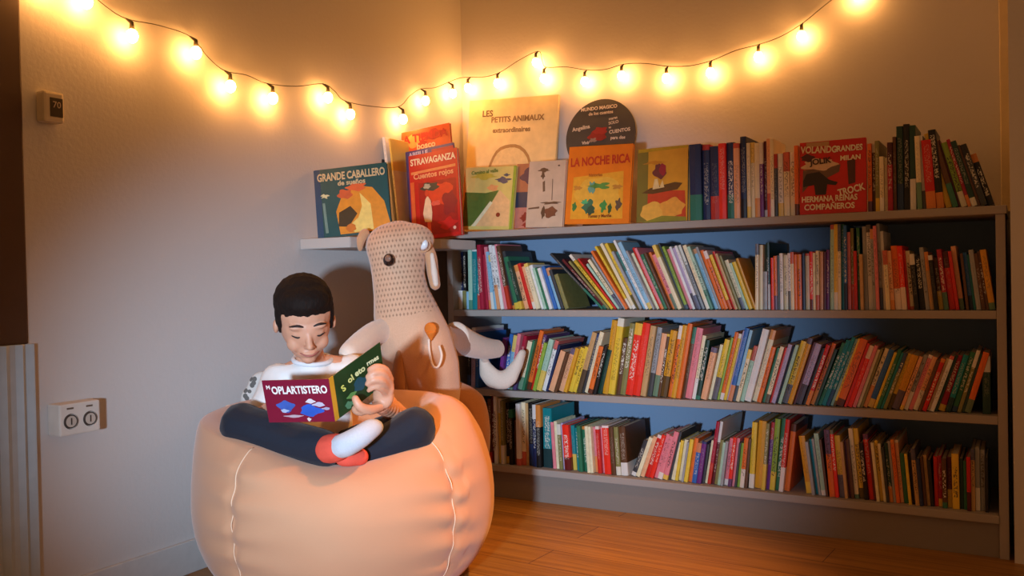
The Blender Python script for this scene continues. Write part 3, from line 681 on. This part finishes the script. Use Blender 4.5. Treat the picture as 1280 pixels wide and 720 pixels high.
# muzzle/cheek bulge on the right, rounded crown on the right
ball(bm, pp(514, 300, -.01), (.070, .066, .05), sub=3)
ball(bm, pp(513, 360, -.02), (.045, .05, .05), sub=3)
PLM = None
q = N('tan_knit'); tc = q.n('TexCoord'); mp = q.n('Mapping'); mp.inputs['Rotation'].default_value = (0, R(6), R(-30)); q.l(tc.outputs['Object'], mp.inputs['Vector'])
sp = q.n('SeparateXYZ'); q.l(mp.outputs[0], sp.inputs[0])
def tri(expr): return q.math('ABSOLUTE', q.math('SUBTRACT', q.math('FRACT', expr), .5))
u = q.math('MULTIPLY', sp.outputs[0], 95); v = q.math('MULTIPLY', sp.outputs[2], 66)
row_ = q.math('FLOOR', v); uo = q.math('ADD', u, q.math('MULTIPLY', row_, .5))
du = tri(uo); dv = tri(v)
stitch = q.math('LESS_THAN', q.math('ADD', q.math('MULTIPLY', du, 1.25), dv), .36)
# knitted region mask: a band on the upper body
so = q.n('SeparateXYZ'); q.l(tc.outputs['Object'], so.inputs[0])
nzm = q.n('TexNoise'); nzm.inputs['Scale'].default_value = 7; q.l(tc.outputs['Object'], nzm.inputs['Vector'])
zz = q.math('ADD', so.outputs[2], q.math('MULTIPLY', q.math('SUBTRACT', nzm.outputs[0], .5), .12))
m1 = q.math('MULTIPLY', q.math('GREATER_THAN', zz, .65), q.math('GREATER_THAN', q.math('ADD', sp.outputs[0], q.math('MULTIPLY', q.math('SUBTRACT', nzm.outputs[0], .5), .1)), -.035))
stitch = q.math('MULTIPLY', stitch, m1)
fz = q.n('TexNoise'); fz.inputs['Scale'].default_value = 260; q.l(tc.outputs['Object'], fz.inputs['Vector'])
base = q.mix(fz.outputs[0], lin('#cfa484'), lin('#e0b898'))
q.l(q.mix(q.math('MULTIPLY', stitch, .6), base, lin('#7c5236')), q.b.inputs['Base Color']); q.b.inputs['Roughness'].default_value = .95; q.b.inputs['Sheen Weight'].default_value = .4
q.bump(q.math('SUBTRACT', q.math('MULTIPLY', fz.outputs[0], .15), stitch), .004, .8)
KNIT = q.m; TAN = mat('#cf9c72', .95, 'tan_fleece', .05, 200, .001, sheen=.4); CREAM = mat('#e6d4c2', .9, 'cream_fleece', .04, 200, .001, sheen=.4); BROWN = mat('#a4714a', .95, 'brown_fleece', .06, 200, .001, sheen=.3)
body = remesh('body', bm, .006, 8, KNIT, pl)
# eyes
for nm, (ex, ey, dd, r) in {'a': (486, 325, -.092, .0175)}.items():
    bm = BM(); ball(bm, pp(ex, ey, dd), (r, r*.8, r*1.05), sub=3); e = obj('eye', bm, mat('#2a1a16', .15, 'black_glass', 0), pl, world=True, smooth=True)
    bm = BM(); ball(bm, pp(ex-1, ey-2, dd-.012), (.011, .006, .0105), sub=2); obj('eye_disc', bm, mat('#8c6a58', .25), e, world=True, smooth=True)
bm = BM(); ball(bm, pp(528, 305, -.050), (.019, .012, .017), sub=3); e = obj('eye', bm, mat('#e8edf2', .3, 'white_felt', 0), pl, world=True, smooth=True)
bm = BM(); tube(bm, [pp(528+10*math.cos(t), 306+9*math.sin(t), -.046) for t in [2*math.pi*k/20 for k in range(21)]], .0025, 6); obj('eye_rim', bm, TAN, e, world=True)
# ear hanging on the right, small one left
bm = BM(); limb(bm, [pp(530, 306, .0), pp(538, 320, 0), pp(541, 340, 0), pp(544, 356, -.005)], [.022, .020, .019, .017]); remesh('ear', bm, .005, 6, TAN, pl)
bm = BM(); limb(bm, [pp(540, 318, -.018), pp(543, 340, -.018), pp(545, 355, -.02)], [.007, .011, .009]); remesh('ear_lining', bm, .004, 4, CREAM, pl)
bm = BM(); limb(bm, [pp(456, 292, -.01), pp(451, 300, -.02), pp(450, 312, -.01)], [.016, .014, .008]); remesh('ear', bm, .005, 5, TAN, pl)
# chest badge and loop
bm = BM(); ball(bm, pp(538, 411, -.105), (.021, .008, .019), sub=3)
bmesh.ops.create_cone(bm, cap_ends=True, segments=16, radius1=.001, radius2=.017, depth=.028, matrix=Matrix.Translation(pp(539, 421, -.106)))
remesh('nose', bm, .003, 3, mat('#d9751c', .8, 'orange_felt'), pl)
bm = BM(); tube(bm, spline([pp(536, 424, -.116), pp(537, 440, -.119), pp(541, 457, -.116), pp(548, 458, -.112), pp(552, 445, -.112), pp(549, 432, -.112)], 6), [.0035]*31, 8); obj('cord_loop', bm, CREAM, pl, world=True)
# flippers on the right, lying before the shelf
bm = BM(); limb(bm, [pp(553, 425, .02), pp(572, 428, .10), pp(588, 434, .18)], [.050, .044, .026]); remesh('arm', bm, .006, 8, BROWN, pl)
bm = BM()
def fin(pts, dd):
    for x, y, r in pts: ball(bm, pp(x, y, dd(x)), (r*px2m*1.02, .018, r*px2m*1.02), Matrix.Rotation(R(0), 3, 'Z'), sub=3)
seq = [(570+i*3.6, 422+14*math.sin(i/14*1.7), 21-8*i/14) for i in range(0, 15)]
fin(seq, lambda x: .11+.17*(x-572)/50)
ff = remesh('flipper', bm, .005, 6, CREAM, pl)
bm = BM()
seq = [(605, 450, 6), (607, 459, 9), (610, 466, 13), (615, 472, 14), (622, 475, 13), (630, 475, 13), (637, 471, 12), (642, 463, 10), (647, 455, 8), (651, 446, 6), (654, 438, 4)]
s2 = []
for a, b in zip(seq, seq[1:]):
    for k in range(3): s2.append(tuple(a[i]+(b[i]-a[i])*k/3 for i in range(3)))
fin(s2, lambda x: .295)
ff = remesh('flipper', bm, .005, 5, CREAM, pl)
bm = BM(); limb(bm, [pp(604, 440, .25), pp(606, 450, .288)], [.013, .014]); remesh('flipper_joint', bm, .005, 3, CREAM, pl)
# left flipper behind the boy's shoulder, leg on the right
bm = BM(); limb(bm, [pp(484, 412, -.02), pp(468, 417, -.10), pp(451, 429, -.19), pp(436, 441, -.26)], [.040, .036, .034, .028]); remesh('flipper', bm, .006, 8, CREAM, pl)
bm = BM(); limb(bm, [pp(562, 490, .08), pp(586, 506, .10), pp(594, 535, .10), pp(596, 575, .12), pp(594, 640, .12)], [.042, .052, .048, .04, .045]); remesh('leg', bm, .006, 8, BROWN, pl)
bm = BM(); limb(bm, [pp(500, 440, -.09), pp(498, 470, -.07), pp(502, 500, -.04), pp(510, 530, .0)], [.012, .022, .028, .03]); remesh('arm', bm, .006, 6, BROWN, pl)

# ------------------------------------------------------------------ the boy
boy = thing('person', 'boy in white shirt and navy trousers sitting cross-legged on the bean bag, reading', 'person', (BC.x, BC.y, .27))
SKIN_Q = N('skin'); q = SKIN_Q; tc = q.n('TexCoord'); nz = q.n('TexNoise'); nz.inputs['Scale'].default_value = 40; q.l(tc.outputs['Object'], nz.inputs['Vector'])
q.l(q.mix(nz.outputs[0], lin('#cf9474'), lin('#dca284')), q.b.inputs['Base Color']); q.b.inputs['Roughness'].default_value = .5
q.b.inputs['Subsurface Weight'].default_value = .08; q.b.inputs['Subsurface Radius'].default_value = (.01, .004, .002); q.b.inputs['Subsurface Scale'].default_value = .5
SKIN = q.m
HC = P(381, 401, 2.17)
toCam = (CAM-HC); toCam.z = 0; toCam.normalize()
Zu = Vector((0, 0, 1)); side0 = Zu.cross(toCam).normalized()   # image right when facing the viewer
hy, hp_, hr = R(7), R(24), R(-4)
f_ = (toCam*math.cos(hy)+side0*math.sin(hy)); s_ = Zu.cross(f_)
f2 = f_*math.cos(hp_)-Zu*math.sin(hp_); u2 = f_*math.sin(hp_)+Zu*math.cos(hp_)
s3 = s_*math.cos(hr)-u2*math.sin(hr); u3 = s_*math.sin(hr)+u2*math.cos(hr)
HM = Matrix((s3, f2, u3)).transposed()          # local x = image right, y = forward, z = up
def H(x, y, z): return HC+HM @ Vector((x, y, z))
bm = BM()
def hb(x, y, z, rx, ry, rz, sub=3): ball(bm, H(x, y, z), (rx, ry, rz), HM, sub)
hb(0, -.012, .030, .069, .082, .070)        # cranium
hb(0, .004, -.005, .060, .072, .072)        # face mass
hb(0, .024, -.045, .043, .046, .044)        # jaw
hb(0, .050, -.076, .018, .017, .014)        # chin
for sx in (-1, 1):
    hb(sx*.030, .046, -.034, .020, .020, .022)      # cheek
    hb(sx*.025, .060, .016, .020, .013, .008)       # brow ridge
    hb(sx*.069, -.004, -.010, .007, .013, .019, 2)  # ear
    hb(sx*.026, .060, -.002, .0125, .0085, .0075, 2)   # closed lid over the eyeball
    hb(sx*.0085, .079, -.032, .006, .006, .005, 2)  # nostril wing
limbp = [H(0, .066, .006), H(0, .075, -.010), H(0, .086, -.027)]
for i, (p_, r_) in enumerate(zip(spline(limbp, 5), [.0065+.0003*k for k in range(11)])): ball(bm, p_, r_, sub=2)
hb(0, .067, -.052, .018, .010, .0042, 2); hb(0, .065, -.060, .015, .010, .0048, 2)   # lips
# neck, torso, legs, arms: one continuous body
NB = P(391, 457, 2.26); CH = P(396, 500, 2.31); PV = P(398, 575, 2.34); PV.z = .29
SL, SR = P(347, 474, 2.27), P(438, 461, 2.30)
limb(bm, [H(0, -.02, -.05), NB], [.038, .036], 5)
KL, KR = P(303, 531, 2.06), P(518, 536, 2.06)
HL, HR = PV+(-s_)*.06+f_*.02, PV+s_*.06+f_*.02
AL_, AR_ = P(408, 563, 1.975), P(462, 566, 2.04)
EL, WLf, EH = P(327, 520, 2.20), P(342, 508, 2.04), P(360, 500, 1.995)
ER, WR = P(497, 518, 2.16), P(476, 506, 2.01)
for p_, r_ in ((CH, .062), (CH.lerp(PV, .35), .062), (CH.lerp(PV, .7), .065), (PV, .072)): ball(bm, p_, (r_*1.15, r_*.95, r_), sub=3)
limb(bm, [NB, (NB+SL)/2, SL], [.030, .033, .030], 4); limb(bm, [NB, (NB+SR)/2, SR], [.030, .033, .030], 4)
limb(bm, [SL, EL], [.028, .024], 8); limb(bm, [EL, WLf], [.024, .018], 8)
limb(bm, [SR, ER], [.028, .026], 8); limb(bm, [ER, WR], [.026, .021], 8)
limb(bm, [HL, KL], [.055, .036], 8); limb(bm, [KL, AL_], [.036, .024], 10); limb(bm, [HR, KR], [.055, .036], 8); limb(bm, [KR, AR_], [.036, .024], 10)
# right-hand side hand: palm, four curling fingers before the green cover, thumb
ball(bm, P(479, 495, 1.985), (.027, .016, .030), sub=3); ball(bm, P(482, 486, 1.98), (.022, .015, .022), sub=3)
for (pts, rr) in (
  ([(488, 474, 1.975), (482, 462, 1.955), (471, 458, 1.938), (462, 462, 1.935)], [.0085, .0085, .0075, .0065]),
  ([(488, 481, 1.975), (480, 468, 1.945), (469, 466, 1.930), (460, 471, 1.930)], [.009, .0088, .008, .0068]),
  ([(486, 488, 1.975), (478, 477, 1.940), (468, 475, 1.928), (459, 480, 1.930)], [.009, .0085, .0078, .0065]),
  ([(484, 494, 1.975), (476, 486, 1.945), (468, 484, 1.935), (461, 488, 1.936)], [.008, .0075, .0068, .0058]),
  ([(474, 508, 1.975), (462, 512, 1.945), (450, 508, 1.925), (444, 498, 1.925)], [.013, .0125, .0105, .0085])):
    limb(bm, [P(*p) for p in pts], rr, 6)
ball(bm, P(450, 512, 1.945), (.022, .014, .014), sub=3)
# other hand, mostly behind the maroon cover
ball(bm, EH, (.026, .014, .022), sub=3)
for k in range(4):
    limb(bm, [P(362+4*k, 502-6*k, 1.99), P(374+5*k, 503-7*k, 1.985), P(384+4*k, 506-7*k, 1.99)], [.0078, .0072, .006], 5)
limb(bm, [P(352, 492, 1.99), P(360, 484, 1.97), P(368, 480, 1.965)], [.009, .008, .0065], 5)
body = remesh('body', bm, .0032, 4, SKIN, boy)
FACE_DK = mat('#2a1a14', .7, 'brow_hair'); LIP = mat('#b06058', .5, 'lips')
def facecurve(name, pts, r, m):
    bm = BM(); tube(bm, spline([H(*p) for p in pts], 6), [r*(.35+.65*math.sin(math.pi*(i+.5)/(len(pts)*6-5))) for i in range((len(pts)-1)*6+1)], 6); return obj(name, bm, m, boy, world=True)
for sx in (-1, 1):
    facecurve('eyebrow', [(sx*.012, .0745, .021), (sx*.026, .0745, .0255), (sx*.043, .064, .020)], .0030, FACE_DK)
    facecurve('eyelashes', [(sx*.013, .0675, -.0025), (sx*.025, .0700, -.0080), (sx*.039, .0640, -.0035)], .0021, FACE_DK)
facecurve('lips', [(-.022, .0685, -.050), (-.010, .0765, -.0545), (0, .0785, -.0555), (.010, .0765, -.0545), (.022, .0685, -.050)], .0018, LIP)
# hair: cap of thick short hair ending at the forehead
bm = BM()
hb(0, -.018, .044, .0715, .086, .068); hb(0, -.032, .010, .069, .070, .072); hb(0, .020, .068, .057, .056, .035)
for sx in (-1, 1): hb(sx*.059, .006, .022, .0115, .024, .034); hb(sx*.0605, .012, -.004, .006, .008, .020, 2)
def hairshape(p):
    n = noise.noise(p*70)*.0016+noise.noise(p*220)*.0007
    return p+(p-HC).normalized()*n
q = N('dark_hair'); tc = q.n('TexCoord'); mp = q.n('Mapping'); mp.inputs['Scale'].default_value = (260, 260, 30); nz = q.n('TexNoise'); nz.inputs['Scale'].default_value = 1
q.l(tc.outputs['Object'], mp.inputs['Vector']); q.l(mp.outputs[0], nz.inputs['Vector']); q.l(q.mix(nz.outputs[0], lin('#0d0806'), lin('#261812')), q.b.inputs['Base Color']); q.b.inputs['Specular IOR Level'].default_value = .2; q.b.inputs['Roughness'].default_value = .8; q.bump(nz.outputs[0], .002, .6)
remesh('hair', bm, .0035, 3, q.m, boy, hairshape)
# shirt
bm = BM()
for p_, r_ in ((CH, (.098, .070, .070)), (CH.lerp(PV, .35), (.096, .074, .07)), (CH.lerp(PV, .7), (.096, .078, .07)), (PV, (.092, .08, .06))): ball(bm, p_, r_, Matrix((s_, f_, Zu)).transposed(), 3)
ball(bm, NB-Zu*.012, (.052, .048, .032), sub=3); limb(bm, [NB-Zu*.016, (NB+SL)/2-Zu*.016, SL], [.043, .043, .041], 5); limb(bm, [NB-Zu*.016, (NB+SR)/2-Zu*.016, SR], [.043, .043, .041], 5)
limb(bm, [SL, SL.lerp(EL, .40), SL.lerp(EL, .80)], [.041, .043, .043], 6); limb(bm, [SR, SR.lerp(ER, .35), SR.lerp(ER, .62)], [.041, .042, .042], 6)
def shirtshape(p):
    return p+Vector((noise.noise(p*14), noise.noise(p*14+Vector((7, 0, 0))), noise.noise(p*16+Vector((0, 9, 0)))))*.007
q = N('white_shirt'); tc = q.n('TexCoord'); vo = q.n('TexVoronoi'); vo.inputs['Scale'].default_value = 34; q.l(tc.outputs['Object'], vo.inputs['Vector'])
nz = q.n('TexNoise'); nz.inputs['Scale'].default_value = 9; q.l(tc.outputs['Object'], nz.inputs['Vector'])
dots = q.math('MULTIPLY', q.math('LESS_THAN', vo.outputs['Distance'], .22), q.math('GREATER_THAN', nz.outputs[0], .56))
q.l(q.mix(q.math('MULTIPLY', dots, .55), lin('#e9e6e2'), lin('#5a5450')), q.b.inputs['Base Color']); q.b.inputs['Roughness'].default_value = .85
remesh('shirt', bm, .005, 5, q.m, boy, shirtshape)
bm = BM(); 
tube(bm, [NB+Zu*.016+Vector((0, 0, 0))+(s_*math.cos(t)*.047+f_*math.sin(t)*.046)-Zu*.010*math.sin(t) for t in [2*math.pi*k/32 for k in range(33)]], .0065, 8); obj('collar', bm, mat('#dfe2e6', .8, 'collar_rib'), boy, world=True, smooth=True)
# trousers
bm = BM()
ball(bm, PV, (.098, .085, .06), Matrix((s_, f_, Zu)).transposed(), 3)
limb(bm, [HL, HL.lerp(KL, .55), KL], [.066, .060, .052], 10); limb(bm, [KL, KL.lerp(AL_, .5), AL_], [.053, .048, .040], 12)
limb(bm, [HR, HR.lerp(KR, .55), KR], [.066, .060, .052], 10); limb(bm, [KR, KR.lerp(AR_, .55), AR_], [.054, .049, .036], 12)
def trshape(p): return p+Vector((noise.noise(p*12), noise.noise(p*12+Vector((5, 0, 0))), noise.noise(p*13+Vector((0, 3, 0)))))*.008
remesh('trousers', bm, .005, 4, mat('#0b1222', .85, 'navy_cotton', .12, 120, .0006, sheen=.1), boy, trshape)
# socks with coral cuffs
GRSOCK = mat('#c3c5cc', .9, 'grey_sock', .05, 300, .0006); CORAL = mat('#e0503c', .85, 'coral_cuff', .05, 300, .0006)
bm = BM(); limb(bm, [P(420, 559, 1.945), P(432, 556, 1.925), P(450, 546, 1.925), P(464, 536, 1.94), P(471, 534, 1.955)], [.026, .028, .026, .023, .016]); remesh('sock', bm, .004, 6, GRSOCK, boy)
bm = BM(); limb(bm, [P(412, 561, 1.955), P(419, 560, 1.945), P(423, 559, 1.94)], [.033, .0325, .030]); remesh('sock_cuff', bm, .004, 3, CORAL, boy)
bm = BM(); limb(bm, [P(450, 571, 1.98), P(436, 573, 1.965), P(428, 574, 1.965)], [.020, .019, .016]); remesh('sock', bm, .004, 4, CORAL, boy)

# spotted cushion behind his shoulder
cc = P(329, 489, 2.40); bm = BM(); ball(bm, cc, (.044, .026, .062), HM, 3); ball(bm, cc-s_*.030-Zu*.02, (.030, .022, .040), HM, 3)
q = N('spotted_fabric'); tc = q.n('TexCoord'); vo = q.n('TexVoronoi'); vo.inputs['Scale'].default_value = 60; q.l(tc.outputs['Object'], vo.inputs['Vector'])
q.l(q.mix(q.math('MULTIPLY', q.math('LESS_THAN', vo.outputs['Distance'], .42), .85), lin('#c9c4bd'), lin('#3a3632')), q.b.inputs['Base Color']); q.b.inputs['Roughness'].default_value = .9
cu_ = remesh('cushion', bm, .005, 3, q.m); tag(cu_, 'small pale cushion with dark spots behind the shoulder of the boy', 'cushion')

# ------------------------------------------------------------------ the open book he holds
St, Sb = P(411, 474, 1.905), P(419, 527, 1.945)
Mt = P(327, 476, 1.935); Mb = Mt+(Sb-St)+P(340, 530, 1.97)*0
Gt = P(475, 428, 1.985); Gb = Gt+(Sb-St)
ext = (Sb-St).normalized()
def slab(bm, q4, t, mi=0):
    a, b, c, d = q4; n = (b-a).cross(d-a).normalized()*t
    vs = [bm.verts.new(p) for p in (a, b, c, d, a+n, b+n, c+n, d+n)]
    for f in ((0, 1, 2, 3), (7, 6, 5, 4), (0, 4, 5, 1), (1, 5, 6, 2), (2, 6, 7, 3), (3, 7, 4, 0)): bm.faces.new([vs[i] for i in f]).material_index = mi
    return n
bk = thing('open_book', 'open picture book held by the boy, maroon back and dark green front cover', 'book', St)
nM = (St-Mt).cross(Sb-Mt).normalized()
if nM.dot(CAM-St) < 0: nM = -nM
nG = (Gt-St).cross(Sb-St).normalized()
if nG.dot(CAM-St) < 0: nG = -nG
sw = .012
dM = (Mt-St).normalized(); dG = (Gt-St).normalized()
def board(name, a, b, d_, m, n, t=.0022):
    # a->b along the spine, d_ = edge vector to the outer side
    bm = BM(); q4 = [a, a+d_, b+d_, b]
    vs = [bm.verts.new(p) for p in q4]+[bm.verts.new(p-n*t) for p in q4]
    for f in ((0, 1, 2, 3), (7, 6, 5, 4), (0, 4, 5, 1), (1, 5, 6, 2), (2, 6, 7, 3), (3, 7, 4, 0)): bm.faces.new([vs[i] for i in f])
    bmesh.ops.recalc_face_normals(bm, faces=bm.faces); return obj(name, bm, m, bk, world=True)
board('back_cover', St, Sb, Mt-St, mat('#7c1430', .4, 'maroon_board', .08, 20), nM)['label'] = 'maroon cover with blue birds and white title'
board('front_cover', St+dG*sw, Sb+dG*sw, Gt-St-dG*sw, mat('#1c3a1c', .4, 'green_board', .2, 30), nG)['label'] = 'dark green cover with pale yellow lettering'
board('spine', St-dM*-.0, Sb, dG*sw, mat('#c98c22', .5, 'yellow_spine'), nG, .003)['label'] = 'yellow spine'
for d_, n, e in ((Mt-St, nM, .004), (Gt-St, nG, .004)):
    a = St-n*.0026+ext*.003; b = Sb-n*.0026-ext*.003; dd = d_*(1-.03)
    bm = BM(); q4 = [a, a+dd, b+dd, b]; vs = [bm.verts.new(p) for p in q4]+[bm.verts.new(p-n*.004) for p in q4]
    for f in ((0, 1, 2, 3), (7, 6, 5, 4), (0, 4, 5, 1), (1, 5, 6, 2), (2, 6, 7, 3), (3, 7, 4, 0)): bm.faces.new([vs[i] for i in f])
    bmesh.ops.recalc_face_normals(bm, faces=bm.faces); obj('pages', bm, PAGES, bk, world=True)
def on_panel(origin, xdir, ydir, n, items, name):
    """origin = top-left corner seen from the front, xdir along the width, ydir down the height (full vectors)"""
    bm = BM(); ms = []
    X = xdir.normalized(); Y = -(ydir-X*ydir.dot(X)).normalized(); Z = n
    for k, it in enumerate(items):
        c = it[-1] if it[0] == 'e' else it[5]
        m = mat(c, .45, 'print', .12, 60)
        if m not in ms: ms.append(m)
        pos = origin+xdir*it[1 if it[0] == 'e' else 2]+ydir*it[2 if it[0] == 'e' else 3]+n*(.0006+.0001*k)
        M = Matrix((X, Y, Z)).transposed().to_4x4(); M.translation = pos
        if it[0] == 'e':
            b2 = BM(); w = xdir.length; h = ydir.length
            vs = [b2.verts.new((it[3]*w*math.cos(t)*(1+.25*math.sin(3*t+k)), it[4]*h*math.sin(t)*(1+.2*math.cos(4*t)), 0)) for t in [2*math.pi*j/22 for j in range(22)]]
            b2.faces.new(vs); merge(bm, b2, M, ms.index(m))
        else:
            tb = text_bm(it[1], it[4]*ydir.length, 0, .0002, .03); hw = max(v.co.x for v in tb.verts); lim = min(it[2], 1-it[2])*xdir.length*.9
            if hw > lim: M = M @ Matrix.Diagonal((lim/hw, 1, 1, 1))
            merge(bm, tb, M @ Matrix.Rotation(R(it[6] if len(it) > 6 else 0), 4, 'Z'), ms.index(m))
    return obj(name, bm, ms, bk, world=True)
on_panel(Mt, St-Mt, Sb-St, nM, [('t', 'M', .08, .16, .12, '#e8d8d0'), ('t', 'OPLARTISTERO', .54, .24, .245, '#efe4dc')], 'title')
on_panel(Mt, St-Mt, Sb-St, nM, [('e', .30, .62, .13, .13, '#3c5aa8'), ('e', .27, .72, .06, .04, '#a8b4d0'), ('e', .66, .72, .17, .13, '#2c58b8'), ('e', .68, .50, .07, .05, '#d8ccd0'), ('e', .80, .58, .09, .05, '#c0b8cc'), ('e', .90, .68, .06, .03, '#a8a0b8'), ('e', .40, .85, .14, .03, '#b8a0a8'), ('e', .62, .93, .03, .04, '#d8c8c0')], 'cover_picture')
GX = Gt-St-dG*sw; GY_ = Sb-St
on_panel(St+dG*sw, GX, GY_, nG, [('t', 'S', .16, .42, .20, '#d8d86c', 10), ('t', 'ol', .32, .33, .20, '#d4d484', 6), ('t', 'eto', .52, .30, .20, '#d8dca0', 0), ('t', 'rmes', .80, .27, .16, '#d8dcb0', -4)], 'title')
on_panel(St+dG*sw, GX, GY_, nG, [('e', .30, .70, .10, .06, '#5c8c4c'), ('e', .22, .86, .08, .08, '#4c7c5c'), ('e', .50, .58, .16, .14, '#1c4a58'), ('e', .34, .88, .05, .1, '#8ca87c')], 'cover_picture')

# ------------------------------------------------------------------ light
w = bpy.data.worlds.new('room'); S.world = w; w.use_nodes = True
w.node_tree.nodes['Background'].inputs[0].default_value = (1, .48, .18, 1); w.node_tree.nodes['Background'].inputs[1].default_value = .27
def lamp(name, typ, loc, target, energy, col, size=.2, **k):
    ld = bpy.data.lights.new(name, typ); ld.energy = energy; ld.color = col
    if typ == 'AREA': ld.size = size
    else: ld.shadow_soft_size = size
    for a, b in k.items(): setattr(ld, a, b)
    o = bpy.data.objects.new(name, ld); C.objects.link(o); o.location = loc
    o.rotation_euler = (Vector(target)-Vector(loc)).to_track_quat('-Z', 'Y').to_euler(); return o
sun = lamp('daylight', 'SPOT', (1.45, -3.05, .66), (.22, -.32, .43), 330, (.58, .77, 1.0), .055, spot_size=R(47), spot_blend=1.0)
sun.scale = (1, .86, 1)
lamp('ceiling_downlight', 'SPOT', (1.5, -.62, 1.95), (.70, -.70, .05), 210, (1, .42, .10), .05, spot_size=R(47), spot_blend=1.0)
